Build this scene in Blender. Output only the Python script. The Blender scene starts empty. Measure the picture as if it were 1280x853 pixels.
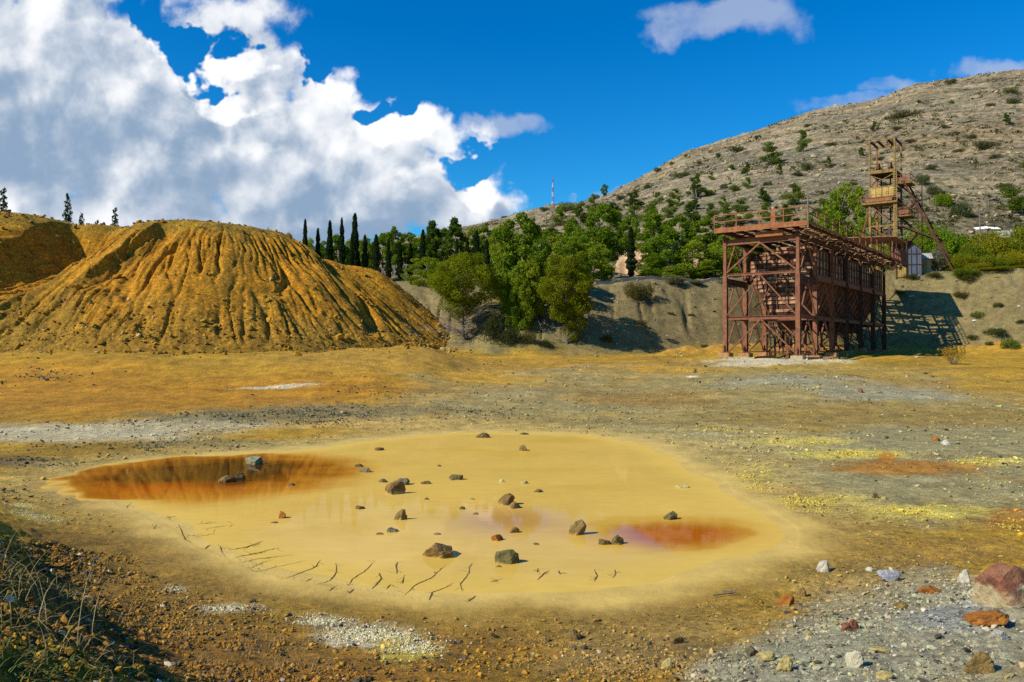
import bpy, bmesh, math, random
import numpy as np
from mathutils import Vector, Matrix

R = math.radians
random.seed(7)
rng = np.random.default_rng(11)
C = bpy.context.scene.collection
sc = bpy.context.scene

# ------------------------------------------------------------------ camera
CAM_Z, F, HOR = 2.5, 990.0, 437.0          # eye height over the pool, focal length in photo pixels, eye-level row
cam = bpy.data.objects.new('camera', bpy.data.cameras.new('camera'))
C.objects.link(cam)
cam.data.sensor_width = 36.0
cam.data.lens = 36.0 * F / 1280.0
cam.data.clip_start = 0.05
cam.data.clip_end = 20000
cam.location = (0, 0, CAM_Z)
cam.rotation_euler = (R(90) + math.atan((HOR - 426.5) / F), 0, 0)
sc.camera = cam

# ------------------------------------------------------------------ sun and exposure
SUN_EL = R(37)
SUN_AZ = math.atan2(-0.90, -0.44)          # the sun stands to the left and a little behind the viewer
sun = bpy.data.objects.new('sun', bpy.data.lights.new('sun', 'SUN'))
C.objects.link(sun)
sun.data.energy = 4.8
sun.data.angle = R(0.55)
sun.data.color = (1.0, 0.93, 0.80)
sdir = Vector((math.sin(SUN_AZ) * math.cos(SUN_EL), math.cos(SUN_AZ) * math.cos(SUN_EL), math.sin(SUN_EL)))
sun.rotation_euler = (-sdir).to_track_quat('-Z', 'Y').to_euler()
vs = sc.view_settings
sc.display_settings.display_device = 'sRGB'
vs.view_transform = 'Standard'
vs.look = 'None'
vs.exposure = 0.32
vs.gamma = 1.0
vs.use_curve_mapping = False
sc.cycles.use_denoising = False
sc.cycles.max_bounces = 5
sc.cycles.transparent_max_bounces = 8
sc.cycles.use_adaptive_sampling = True
sc.cycles.adaptive_threshold = 0.01


# ------------------------------------------------------------------ node helper
class G:
    def __init__(s, tree):
        s.t = tree
        s.n = tree.nodes
        s.l = tree.links

    def put(s, sock, v):
        if isinstance(v, bpy.types.NodeSocket):
            s.l.new(v, sock)
        elif v is not None:
            if hasattr(sock.default_value, '__len__'):
                v = list(v) if hasattr(v, '__len__') else [v] * len(sock.default_value)
                if len(sock.default_value) == 4 and len(v) == 3:
                    v = v + [1]
            sock.default_value = v

    def m(s, op, a, b=None, c=None, clamp=False):
        n = s.n.new('ShaderNodeMath')
        n.operation = op
        n.use_clamp = clamp
        for i, v in enumerate((a, b, c)):
            s.put(n.inputs[i], v)
        return n.outputs[0]

    def v(s, op, a, b=None, out=0):
        n = s.n.new('ShaderNodeVectorMath')
        n.operation = op
        s.put(n.inputs[0], a)
        if b is not None:
            s.put(n.inputs[1], b)
        return n.outputs[out]

    def mix(s, f, a, b, mode='MIX'):
        n = s.n.new('ShaderNodeMix')
        n.data_type = 'RGBA'
        n.blend_type = mode
        s.put(n.inputs[0], f)
        s.put(n.inputs[6], a)
        s.put(n.inputs[7], b)
        return n.outputs[2]

    def noise(s, vec, scale, det=4, rough=0.55, dist=0.0, col=False, dim='3D'):
        n = s.n.new('ShaderNodeTexNoise')
        n.noise_dimensions = dim
        s.put(n.inputs['Vector'], vec)
        n.inputs['Scale'].default_value = scale
        n.inputs['Detail'].default_value = det
        n.inputs['Roughness'].default_value = rough
        n.inputs['Distortion'].default_value = dist
        return n.outputs['Color' if col else 'Fac']

    def vor(s, vec, scale, feature='F1', out='Distance', dim='3D'):
        n = s.n.new('ShaderNodeTexVoronoi')
        n.voronoi_dimensions = dim
        n.feature = feature
        s.put(n.inputs['Vector'], vec)
        n.inputs['Scale'].default_value = scale
        return n.outputs[out]

    def ramp(s, x, a, b, lo=0.0, hi=1.0):
        n = s.n.new('ShaderNodeMapRange')
        n.interpolation_type = 'SMOOTHSTEP'
        s.put(n.inputs[0], x)
        for i, v in enumerate((a, b, lo, hi)):
            n.inputs[i + 1].default_value = v
        return n.outputs[0]

    def attr(s, name, out='Color'):
        n = s.n.new('ShaderNodeAttribute')
        n.attribute_name = name
        return n.outputs[out]

    def geo(s, out='Position'):
        return s.n.new('ShaderNodeNewGeometry').outputs[out]

    def obj(s):
        return s.n.new('ShaderNodeTexCoord').outputs['Object']

    def bump(s, h, strength=0.5, dist=0.05, normal=None):
        n = s.n.new('ShaderNodeBump')
        n.inputs['Strength'].default_value = strength
        n.inputs['Distance'].default_value = dist
        s.put(n.inputs['Height'], h)
        if normal is not None:
            s.put(n.inputs['Normal'], normal)
        return n.outputs[0]


# ------------------------------------------------------------------ sky: Nishita daylight with cumulus
w = bpy.data.worlds.new('World')
sc.world = w
w.use_nodes = True
g = G(w.node_tree)
for n in list(g.n):
    g.n.remove(n)
sky = g.n.new('ShaderNodeTexSky')
sky.sky_type = 'NISHITA'
sky.sun_disc = False
sky.sun_elevation = SUN_EL
sky.sun_rotation = SUN_AZ
sky.altitude = 300
sky.air_density = 1.0
sky.dust_density = 0.3
sky.ozone_density = 2.5
hs = g.n.new('ShaderNodeHueSaturation')
hs.inputs['Saturation'].default_value = 1.5
hs.inputs['Value'].default_value = 1.0
g.put(hs.inputs['Color'], sky.outputs[0])
blue = g.mix(1.0, hs.outputs[0], (0.42, 1.12, 1.28, 1), 'MULTIPLY')
d = g.n.new('ShaderNodeTexCoord').outputs['Generated']
sep = g.n.new('ShaderNodeSeparateXYZ')
g.put(sep.inputs[0], d)
yy = g.m('MAXIMUM', sep.outputs[1], 0.08)
cb = g.n.new('ShaderNodeCombineXYZ')
g.put(cb.inputs[0], g.m('DIVIDE', sep.outputs[0], yy))
g.put(cb.inputs[1], g.m('DIVIDE', sep.outputs[2], yy))
P0 = cb.outputs[0]

# every cumulus heap: bearing and height over the horizon in 1/1000 of the distance, and its half width and half height
HEAPS = [(-580, 300, 290, 190), (-500, 190, 300, 110), (-318, 205, 240, 110), (-322, 292, 70, 92), (-238, 316, 60, 58),
         (-195, 258, 95, 75), (-122, 280, 80, 34), (-118, 196, 108, 66), (-38, 182, 34, 46), (-250, 170, 260, 45),
         (-550, 452, 95, 30), (-420, 330, 70, 60), (-700, 420, 120, 120), (-900, 250, 260, 160)]  # the far left heaps, mostly out of view, are added for ambient light
WISPS = [(250, 418, 115, 30), (195, 398, 50, 22), (425, 320, 90, 24), (470, 342, 50, 20), (612, 362, 70, 22), (118, 198, 42, 16), (-20, 282, 60, 16), (60, 192, 16, 9)]
HOLES = [(-450, 400, 34, 40), (-408, 372, 42, 30), (-372, 345, 26, 24), (-58, 232, 62, 22), (-150, 306, 26, 26), (-250, 392, 30, 24)]


def ell(Pw, cx, cy, rx, ry):
    q = g.v('MULTIPLY', g.v('SUBTRACT', Pw, (cx / 1000, cy / 1000, 0)), (1000 / rx, 1000 / ry, 0))
    return g.m('SUBTRACT', 1.0, g.v('LENGTH', q, out=1))


def density(P, det):
    wob = g.v('SUBTRACT', g.noise(P, 6.0, 5, 0.55, col=True, dim='2D'), (0.5, 0.5, 0.5))
    Pw = g.v('ADD', P, g.v('MULTIPLY', wob, (0.13, 0.11, 0)))
    D = None
    for h in HEAPS:
        e = ell(Pw, *h)
        D = e if D is None else g.m('SMOOTH_MAX', D, e, 0.12)
    for h in HOLES:
        D = g.m('SUBTRACT', D, g.m('MULTIPLY', g.m('MAXIMUM', ell(g.v('ADD', Pw, g.v('MULTIPLY', wob, (0.12, 0.12, 0))), *h), 0.0), 1.35))
    D = g.m('MINIMUM', D, 0.55)
    f = g.m('SUBTRACT', g.noise(P, 7.5, det, 0.60, 0.1, dim='2D'), 0.5)
    Pb = g.v('ADD', P, g.v('MULTIPLY', wob, (0.10, 0.10, 0)))
    b1 = g.m('SUBTRACT', 0.45, g.vor(Pb, 13.0, 'SMOOTH_F1', dim='2D'))
    b2 = g.m('SUBTRACT', 0.45, g.vor(Pb, 30.0, 'F1', dim='2D'))
    D = g.m('ADD', D, g.m('MULTIPLY', f, 1.45))
    D = g.m('ADD', D, g.m('MULTIPLY', b1, 0.50))
    return g.m('ADD', D, g.m('MULTIPLY', b2, 0.24)), Pw, f


D0, Pw0, f0 = density(P0, 10)
D1, _, _ = density(g.v('ADD', P0, (-0.020, 0.026, 0)), 5)
D2, _, _ = density(g.v('ADD', P0, (-0.055, 0.070, 0)), 2)
alpha = g.ramp(D0, -0.10, 0.26)
Wd = None
for h in WISPS:
    e = ell(Pw0, *h)
    Wd = e if Wd is None else g.m('MAXIMUM', Wd, e)
wisp = g.ramp(g.m('ADD', g.m('MINIMUM', Wd, 0.5), g.m('MULTIPLY', f0, 1.9)), -0.02, 0.62)
relief = g.m('ADD', g.m('MULTIPLY', g.m('SUBTRACT', D0, D1), 1.05), g.m('MULTIPLY', g.m('SUBTRACT', D0, D2), 0.42))
broad = g.noise(g.v('ADD', P0, (3.1, 1.7, 0)), 4.2, 7, 0.55, 0.3, dim='2D')
sepP = g.n.new('ShaderNodeSeparateXYZ')
g.put(sepP.inputs[0], P0)
lit = g.m('ADD', relief, g.m('MULTIPLY', g.m('SUBTRACT', broad, 0.5), 1.15))
lit = g.m('ADD', lit, g.m('MULTIPLY', g.ramp(D0, 0.05, 0.62), -0.32))
lit = g.m('ADD', lit, g.m('MULTIPLY', g.ramp(sepP.outputs[1], 0.12, 0.32), 0.10))
lit = g.ramp(g.m('ADD', lit, 0.44), -0.22, 1.10)
cloudc = g.mix(lit, (2.3, 3.3, 4.7, 1), (8.4, 8.5, 8.7, 1))
final = g.mix(alpha, g.mix(g.m('MULTIPLY', wisp, 0.62), blue, (4.2, 4.8, 6.2, 1)), cloudc)
bg = g.n.new('ShaderNodeBackground')
bg.inputs[1].default_value = 0.095
g.put(bg.inputs[0], final)
out = g.n.new('ShaderNodeOutputWorld')
g.put(out.inputs[0], bg.outputs[0])
w.cycles.sampling_method = 'MANUAL'
w.cycles.sample_map_resolution = 512


# ------------------------------------------------------------------ numeric noise
def _h(ix, iy, seed):
    n = (ix.astype(np.int64) * 374761393 + iy.astype(np.int64) * 668265263 + seed * 1442695041) & 0xFFFFFFFF
    n = ((n ^ (n >> 13)) * 1274126177) & 0xFFFFFFFF
    return ((n ^ (n >> 16)) & 0xFFFF) / 65535.0


def vnoise(x, y, seed=0):
    ix, iy = np.floor(x), np.floor(y)
    fx, fy = x - ix, y - iy
    ux, uy = fx * fx * fx * (fx * (6 * fx - 15) + 10), fy * fy * fy * (fy * (6 * fy - 15) + 10)

    def gr(a, b):
        an = _h(ix + a, iy + b, seed) * 6.2831853
        return np.cos(an) * (fx - a) + np.sin(an) * (fy - b)
    a = gr(0, 0) * (1 - ux) + gr(1, 0) * ux
    b = gr(0, 1) * (1 - ux) + gr(1, 1) * ux
    return (a * (1 - uy) + b * uy) * 1.5


def fbm(x, y, seed=0, octs=4, gain=0.5):
    s, a, t = 0, 1.0, 0
    for i in range(octs):
        s = s + a * vnoise(x * 2 ** i + 17.3 * i, y * 2 ** i - 9.1 * i, seed + i)
        t += a
        a *= gain
    return s / t


def sstep(a, b, x):
    t = np.clip((x - a) / (b - a), 0, 1)
    return t * t * (3 - 2 * t)


def smax(a, b, k):
    h = np.clip(0.5 + 0.5 * (a - b) / k, 0, 1)
    return b * (1 - h) + a * h + k * h * (1 - h)


def lerp(a, b, t):
    return a + (b - a) * t


# ------------------------------------------------------------------ the lie of the land
def flat_pt(px, py):                        # point on the pool's level seen at that place of the photograph
    y = CAM_Z * F / (py - HOR)
    return ((px - 640) / F * y, y)


POND = np.array([flat_pt(*p) for p in [(84, 598), (145, 580), (260, 568), (380, 562), (470, 548), (560, 540), (700, 540), (800, 550), (872, 585),
                                        (940, 625), (1000, 664), (975, 690), (900, 714), (780, 742), (640, 752), (500, 750), (380, 730), (280, 692), (190, 648), (110, 615)]])


def chaikin(P):
    Q = np.roll(P, -1, axis=0)
    return np.stack([.75 * P + .25 * Q, .25 * P + .75 * Q], 1).reshape(-1, 2)


POND = chaikin(POND)


def poly_sd(x, y, P):                       # signed distance, positive inside
    d = np.full(x.shape, 1e9)
    ins = np.zeros(x.shape, bool)
    n = len(P)
    for i in range(n):
        ax, ay = P[i]
        bx, by = P[(i + 1) % n]
        ex, ey = bx - ax, by - ay
        t = np.clip(((x - ax) * ex + (y - ay) * ey) / (ex * ex + ey * ey), 0, 1)
        d = np.minimum(d, np.hypot(x - ax - t * ex, y - ay - t * ey))
        c = ((ay <= y) & (by > y)) | ((by <= y) & (ay > y))
        with np.errstate(divide='ignore', invalid='ignore'):
            xi = ax + (y - ay) / (by - ay if by != ay else 1e-9) * ex
        ins ^= c & (x < xi)
    return np.where(ins, d, -d)


PIT_L = (*flat_pt(252, 592), 2.75, 2.8)
PIT_R = (*flat_pt(842, 667), 1.0, 0.80)


def pit(x, y, p):
    return sstep(1.15, 0.45, np.hypot((x - p[0]) / p[2], (y - p[1]) / p[3]) + 0.30 * fbm(x * 0.8, y * 0.8, 60, 4))


PY = [-40, 0, 3, 5, 6.5, 8, 24, 28, 35, 45, 60, 75, 120, 5000]
PZ = [0.95, 0.95, 0.78, 0.40, 0.16, 0.06, 0.06, 0.16, 0.5, 1.1, 1.68, 2.2, 2.4, 2.4]
TU = [-0.9, -0.25, -0.12, -0.03, 0.10, 0.26, 0.40, 0.465, 0.55, 0.646, 1.2]
TY = [84, 80, 74, 70, 70, 76, 83, 88, 84, 80, 76]
CU = [-0.9, -0.12, 0.0, 0.10, 0.26, 0.465, 0.646, 1.2]
CZ = [9.0, 9.0, 8.6, 9.4, 10.2, 12.0, 11.6, 11.0]
BLUFFS = [(690, 115, 7.0, 7.0, 3.6), (806, 116, 6.0, 7.0, 4.2), (872, 114, 5.0, 6.0, 3.6)]


def ground_h(x, y, fine=True):
    x, y = np.asarray(x, float), np.asarray(y, float)
    r = np.hypot(x, y)
    z = np.interp(y, PY, PZ)
    und = fbm(x * 0.11, y * 0.11, 5, 4)
    z = z + und * 0.55 * sstep(22, 45, y) * sstep(200, 80, r) + 0.10 * fbm(x * 0.5, y * 0.3, 9, 3) * sstep(18, 28, y)
    z = z + 0.95 * sstep(36, 51, y) * sstep(-0.02, -0.14, x / np.maximum(y, 1)) * sstep(200, 100, r)
    # low bank the viewer stands on, at the left
    dl = ((x + 0.75) * 5.5 + (y - 3.6) * 3.6) / -6.57
    bank = sstep(0, 2.3, dl + 0.25 * fbm(x * 0.8, y * 0.8, 33, 3))
    z = z + 1.0 * bank * sstep(16, 8, y)
    # gravel heap at the right
    z = z + 0.42 * np.exp(-(((x - 5.0) / 2.4) ** 2 + ((y - 6.3) / 1.9) ** 2)) + 0.12 * np.exp(-(((x - 2.6) / 1.2) ** 2 + ((y - 5.2) / 1.2) ** 2))
    near = r < 34
    if np.any(near):
        sd = np.full(x.shape, -50.0)
        sd[near] = poly_sd(x[near], y[near], POND)
        sd = sd + 0.30 * fbm(x * 0.45, y * 0.45, 21, 3)
        wgt = sstep(0, 3.2, -sd)
        z = z * wgt + (1 - wgt) * (0.010 + 0.016 * np.maximum(-sd, 0))
        zin = 0.005 - 0.022 * np.clip(sd, 0, 3)
        z = np.where(sd > 0, zin, z)
        z = z - 0.10 * pit(x, y, PIT_L) - 0.08 * pit(x, y, PIT_R)
        if fine:
            dry = sstep(0.3, -1.0, sd)
            z = z + dry * 0.035 * fbm(x * 2.2, y * 2.2, 40, 4)
            rough = (0.25 + 1.9 * bank * sstep(16, 8, y) + 0.9 * sstep(1.8, 4.0, x) * sstep(12, 7, y)) * dry
            z = z + rough * 0.045 * fbm(x * 9, y * 9, 41, 3) * sstep(20, 6, r)
    far = y > 50
    if np.any(far):
        xf, yf = x[far], y[far]
        u = xf / yf
        yt = np.interp(u, TU, TY) + 1.2 * fbm(xf * 0.12, yf * 0.05, 70, 3)
        cz = np.interp(u, CU, CZ)
        run = np.interp(u, [0.15, 0.45], [11.5, 10.5])
        cz = cz + 0.6 * fbm(xf * 0.12, yf * 0.02, 76, 3)
        t = np.clip((yf - yt) / run, 0, 1)
        zt = z[far] + (cz - z[far]) * (t * 0.75 + 0.25 * sstep(0, 1, t))
        zt = zt + 0.35 * fbm(xf * 0.35, yf * 0.35, 71, 4) * sstep(0.02, 0.3, t)
        zt = zt - 0.55 * np.exp(-(vnoise((xf + 0.6 * fbm(xf * .3, yf * .3, 79, 3)) * 0.55, yf * 0.06, 78) / 0.10) ** 2) * sstep(0.08, 0.4, t) * sstep(1.0, 0.8, t) * np.clip(.4 + 1.2 * vnoise(xf * .1, yf * .1, 73), 0, 1.2)
        past = np.maximum(yf - yt - run, 0)
        lim = np.interp(u, [-0.9, -0.03, 0.1, 0.42, 0.6, 1.2], [0.20, 0.20, 0.13, 0.10, 0.10, 0.10])
        zt = zt + np.minimum(past, 30) * lim + np.clip(past - 30, 0, 20) * lim * 0.5
        berm = np.exp(-((yf - yt + 2.5) / 1.6) ** 2) * sstep(0.16, 0.2, u) * 0.75 * (0.8 + 0.8 * fbm(xf * 0.3, yf * 0.3, 74, 3))
        zt = zt + berm
        for bx, by, rx, ry, hh in BLUFFS:
            q = np.hypot((xf - (bx - 640) / F * by) / rx, (yf - by) / ry)
            zt = zt + hh * sstep(1.0, 0.25, q + 0.35 * fbm(xf * 0.4, yf * 0.4, 77, 3))
        z = z.copy()
        z[far] = zt
    return z


# ---- the orange spoil heap: blunt cones with rills and two big gullies
CONES = [(-42.6, 68.5, 5.0, 14.0, 0.74), (-27.8, 70.5, 6.0, 13.7, 0.76), (-35.6, 70.5, 3.5, 13.6, 0.76), (-23.6, 70.8, 3.2, 13.5, 0.77), (-16.3, 79.5, 3.2, 10.9, 0.88), (-18.8, 77.0, 2.0, 11.2, 0.76)]


def line_d(x, y, pts):
    best = np.full(x.shape, 1e9)
    side = np.zeros(x.shape)
    par = np.zeros(x.shape)
    n = len(pts) - 1
    for i in range(n):
        (ax, ay), (bx, by) = pts[i], pts[i + 1]
        ex, ey = bx - ax, by - ay
        L2 = ex * ex + ey * ey
        t = np.clip(((x - ax) * ex + (y - ay) * ey) / L2, 0, 1)
        dd = np.hypot(x - ax - t * ex, y - ay - t * ey)
        s = np.sign(ex * (y - ay) - ey * (x - ax))
        m = dd < best
        best = np.where(m, dd, best)
        side = np.where(m, s, side)
        par = np.where(m, (i + t) / n, par)
    return best, side, par


def heap_raw(x, y):
    z = np.full(x.shape, -60.0)
    for cx, cy, rad, top, sl in CONES:
        rr = np.hypot(x - cx, y - cy)
        e = rr - rad
        s = 0.5 * (e + np.sqrt(e * e + 1.4))
        z = smax(z, top - sl * s - 0.05 * np.minimum(rr, rad), 0.5)
    return z


def heap_h(x, y):
    x, y = np.asarray(x, float), np.asarray(y, float)
    wx, wy = x + 0.7 * fbm(x * 0.16, y * 0.16, 80, 3), y + 0.7 * fbm(x * 0.16, y * 0.16, 85, 3)
    z = heap_raw(wx, wy) + 0.35 * fbm(x * 0.15, y * 0.15, 87, 3)
    # rills run down the fall line: a coordinate across it
    cx, cy = -27.8, 77.0
    ang = np.arctan2(x - cx, -(y - cy))
    rr = np.hypot(x - cx, y - cy)
    q = ang * 22.0
    down = np.clip((13.2 - z) / 10.6, 0, 1)
    prof = sstep(-0.02, 0.22, down) * sstep(1.02, 0.80, down)
    rill = np.zeros_like(x)
    for sc_, ls, wd, dep, sd in ((1.9, 20.0, 0.065, 0.62, 90), (0.9, 13.0, 0.085, 0.36, 92), (0.40, 7.0, 0.15, 0.18, 94)):
        n = vnoise((q + 0.8 * fbm(x * 0.28, y * 0.28, sd + 50, 5)) / sc_ * 0.55, rr / ls, sd) + 0.25 * vnoise(q / sc_ * 1.1, rr / ls * 2, sd + 1)
        rill = np.maximum(rill, dep * np.exp(-(n / wd) ** 2) * np.clip(0.80 + 1.1 * vnoise(q * 0.16, rr * 0.12, sd + 5), 0.15, 1.6))
    z = z - rill * prof
    z = z + 0.22 * fbm(q * 0.55, rr * 0.08, 97, 3) * prof
    for pts, wid, dep in (([(-35.4, 67.0), (-36.2, 62.5), (-37.6, 58.5), (-40.4, 53.5)], 2.0, 2.3), ([(-28.0, 65.8), (-28.9, 61.5), (-29.6, 58.5), (-30.0, 55.0)], 1.2, 1.35)):
        dd, side, par = line_d(wx, wy, pts)
        dd = dd + 0.3 * fbm(x * 0.8, y * 0.8, 99, 3)
        u = np.where(side < 0, dd / wid, dd / (wid * 1.9))
        cut = np.clip(1 - u, 0, 1) ** 0.55 * np.where(dd >= 0, 1, 1)
        z = z - dep * np.clip(cut, 0, 1) * sstep(0.0, 0.12, par) * sstep(1.0, 0.55, par)
    z = z + 0.10 * fbm(x * 1.2, y * 1.2, 101, 4) + 0.10 * fbm(x * 3.0, y * 3.0, 105, 3) * sstep(0.35, 0.9, down)
    return z


# ---- the bare hill behind
RX = [-900, -300, 0, 250, 400, 500, 594, 650, 687, 725, 759, 800, 858, 926, 972, 1017, 1085, 1153, 1212, 1244, 1280, 1400, 1700, 2100]
RYp = [420, 410, 380, 345, 318, 300, 282, 267, 256, 253, 243, 223, 189, 169, 152, 137, 126, 103, 96, 90, 87, 78, 60, 120]
FOOT, = (122.0,)


def hill_h(x, y):
    x, y = np.asarray(x, float), np.asarray(y, float)
    u = x / np.maximum(y, 1.0)
    k = (HOR - np.interp(u * F + 640, RX, RYp)) / F
    yr = np.interp(u, [-1.5, -0.3, 0.0, 0.3, 0.65, 1.5], [480, 460, 430, 370, 320, 280])
    zr = CAM_Z + k * yr
    z0 = 14.0
    t = (y - FOOT) / (yr - FOOT)
    tt = np.clip(t, 0, 1)
    z = z0 + (zr - z0) * (0.80 * tt + 0.20 * tt ** 0.7)
    z = np.where(t > 1, zr - (t - 1) * 40, z)
    z = np.where(t < 0, z0 + t * 30, z)
    amp = sstep(0.0, 0.12, tt)
    z = z + amp * (2.6 * fbm(x * 0.018, y * 0.018, 120, 4) * (1 - 0.7 * sstep(0.75, 1.0, tt)) + 0.9 * fbm(x * 0.09, y * 0.09, 124, 4))
    st = z + 3.0 * fbm(x * 0.02, y * 0.02, 127, 3)       # beds of limestone step out of the slope
    ph = st / 4.2
    z = z + amp * 0.85 * (sstep(0.0, 0.35, ph - np.floor(ph)) - (ph - np.floor(ph))) * sstep(0.35, 0.6, vnoise(x * 0.02, st * 0.12, 131) + 0.5)
    return z


def top_h(x, y):
    x, y = np.asarray(x, float), np.asarray(y, float)
    z = ground_h(x, y, False)
    m = (x < 8) & (y > 40) & (y < 100)
    if np.any(m):
        z = z.copy()
        z[m] = np.maximum(z[m], heap_h(x[m], y[m]))
    m = y > FOOT
    if np.any(m):
        z = z.copy()
        z[m] = np.maximum(z[m], hill_h(x[m], y[m]))
    return z


_march = np.concatenate([np.linspace(2.0, 30, 1400), np.linspace(30.02, 150, 2400), np.linspace(150.2, 520, 1600)])


def hit(px, py):                             # where the sight line through that place meets the land
    u, k = (px - 640) / F, (HOR - py) / F
    zr = CAM_Z + k * _march
    below = np.nonzero(zr < top_h(u * _march, _march))[0]
    y = _march[below[0]] if len(below) else 500.0
    return Vector((u * y, y, float(top_h(np.array([u * y]), np.array([y]))[0])))


def at(px, Y, z=None):
    x = (px - 640) / F * Y
    return Vector((x, Y, float(top_h(np.array([x]), np.array([Y]))[0]) if z is None else z))


# ------------------------------------------------------------------ mesh helpers
def mesh_np(name, V, Fc, smooth=True, attrs=None):
    me = bpy.data.meshes.new(name)
    V = np.asarray(V, np.float32)
    Fc = np.asarray(Fc, np.int32)
    k = Fc.shape[1]
    me.vertices.add(len(V))
    me.vertices.foreach_set('co', V.ravel())
    me.loops.add(Fc.size)
    me.loops.foreach_set('vertex_index', Fc.ravel())
    me.polygons.add(len(Fc))
    me.polygons.foreach_set('loop_start', np.arange(0, Fc.size, k, dtype=np.int32))
    me.polygons.foreach_set('loop_total', np.full(len(Fc), k, np.int32))
    me.polygons.foreach_set('use_smooth', np.full(len(Fc), smooth))
    me.update(calc_edges=True)
    for nm, a in (attrs or {}).items():
        a = np.asarray(a, np.float32)
        if a.ndim == 2:
            at_ = me.attributes.new(nm, 'FLOAT_COLOR', 'POINT')
            if a.shape[1] == 3:
                a = np.hstack([a, np.ones((len(a), 1), np.float32)])
            at_.data.foreach_set('color', a.ravel())
        else:
            at_ = me.attributes.new(nm, 'FLOAT', 'POINT')
            at_.data.foreach_set('value', a)
    me.validate()
    return me


def link(name, me, mat=None, parent=None):
    o = bpy.data.objects.new(name, me)
    C.objects.link(o)
    if mat is not None and me is not None and len(me.materials) == 0:
        me.materials.append(mat)
    if parent is not None:
        o.parent = parent
    return o


def thing(name, label, cat, loc=(0, 0, 0), rz=0.0, group=None):
    o = bpy.data.objects.new(name, None)
    C.objects.link(o)
    o.location = loc
    o.rotation_euler = (0, 0, rz)
    o.empty_display_size = 0.2
    return tag(o, label, cat, group)


def tag(o, label=None, cat=None, group=None, kind=None):
    if label:
        o['label'] = label
    if cat:
        o['category'] = cat
    if group:
        o['group'] = group
    if kind:
        o['kind'] = kind
    return o


def grid_faces(nr, nc, wrap=False):
    i = np.arange(nr - 1)[:, None]
    j = np.arange(nc if wrap else nc - 1)[None, :]
    a = i * nc + j
    b = i * nc + (j + 1) % nc
    return np.stack([a, b, b + nc, a + nc], -1).reshape(-1, 4)


class MB:                                     # collects boxes and bars into one part
    def __init__(s):
        s.V, s.F = [], []

    def hexa(s, P):
        o = len(s.V)
        s.V += [tuple(p) for p in P]
        s.F += [(o, o + 3, o + 2, o + 1), (o + 4, o + 5, o + 6, o + 7), (o, o + 1, o + 5, o + 4), (o + 1, o + 2, o + 6, o + 5), (o + 2, o + 3, o + 7, o + 6), (o + 3, o, o + 4, o + 7)]

    def box(s, c, d):
        x, y, z = c
        a, b, h = d[0] / 2, d[1] / 2, d[2] / 2
        s.hexa([(x - a, y - b, z - h), (x + a, y - b, z - h), (x + a, y + b, z - h), (x - a, y + b, z - h), (x - a, y - b, z + h), (x + a, y - b, z + h), (x + a, y + b, z + h), (x - a, y + b, z + h)])
        return s

    def bar(s, p, q, wd, ht=None, up=(0, 0, 1), off=(0, 0)):
        p, q = Vector(p), Vector(q)
        ht = ht or wd
        d_ = (q - p).normalized()
        sx = d_.cross(Vector(up))
        if sx.length < 1e-3:
            sx = d_.cross(Vector((1, 0, 0)))
        sx.normalize()
        sy = sx.cross(d_).normalized()
        o = sx * off[0] + sy * off[1]
        P = []
        for e in (p, q):
            for a, b in ((-1, -1), (1, -1), (1, 1), (-1, 1)):
                P.append(e + o + sx * a * wd / 2 + sy * b * ht / 2)
        s.hexa(P)
        return s

    def hbeam(s, p, q, wd, ht, th=0.03, up=(0, 0, 1)):      # rolled H section
        s.bar(p, q, wd, th, up, (0, ht / 2 - th / 2))
        s.bar(p, q, wd, th, up, (0, -ht / 2 + th / 2))
        s.bar(p, q, th, ht - 2 * th + 0.004, up)
        return s

    def tube(s, p, q, r0, r1=None, n=8):
        p, q = Vector(p), Vector(q)
        r1 = r0 if r1 is None else r1
        d_ = (q - p).normalized()
        a = d_.cross(Vector((0.3, 0.2, 1))).normalized()
        b = a.cross(d_)
        o = len(s.V)
        for e, r in ((p, r0), (q, r1)):
            for i in range(n):
                t = i / n * 2 * math.pi
                s.V.append(tuple(e + (a * math.cos(t) + b * math.sin(t)) * r))
        for i in range(n):
            j = (i + 1) % n
            s.F.append((o + i, o + n + i, o + n + j, o + j))
        s.F.append(tuple(o + i for i in range(n)))
        s.F.append(tuple(o + n + i for i in reversed(range(n))))
        return s

    def poly(s, pts, nrm, th):                # flat plate with thickness
        nrm = Vector(nrm)
        o = len(s.V)
        n = len(pts)
        for e in (0, th):
            s.V += [tuple(Vector(p) + nrm * e) for p in pts]
        s.F.append(tuple(o + i for i in reversed(range(n))))
        s.F.append(tuple(o + n + i for i in range(n)))
        for i in range(n):
            j = (i + 1) % n
            s.F.append((o + i, o + j, o + n + j, o + n + i))
        return s

    def build(s, name, mat, parent=None, smooth=False):
        me = bpy.data.meshes.new(name)
        me.from_pydata(s.V, [], s.F)
        if smooth:
            me.polygons.foreach_set('use_smooth', [True] * len(me.polygons))
        me.update()
        return link(name, me, mat, parent)


# ------------------------------------------------------------------ materials
def new_mat(name):
    m = bpy.data.materials.new(name)
    m.use_nodes = True
    g = G(m.node_tree)
    b = g.n['Principled BSDF']
    b.inputs['Roughness'].default_value = 0.9
    b.inputs['Specular IOR Level'].default_value = 0.25
    return m, g, b


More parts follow.
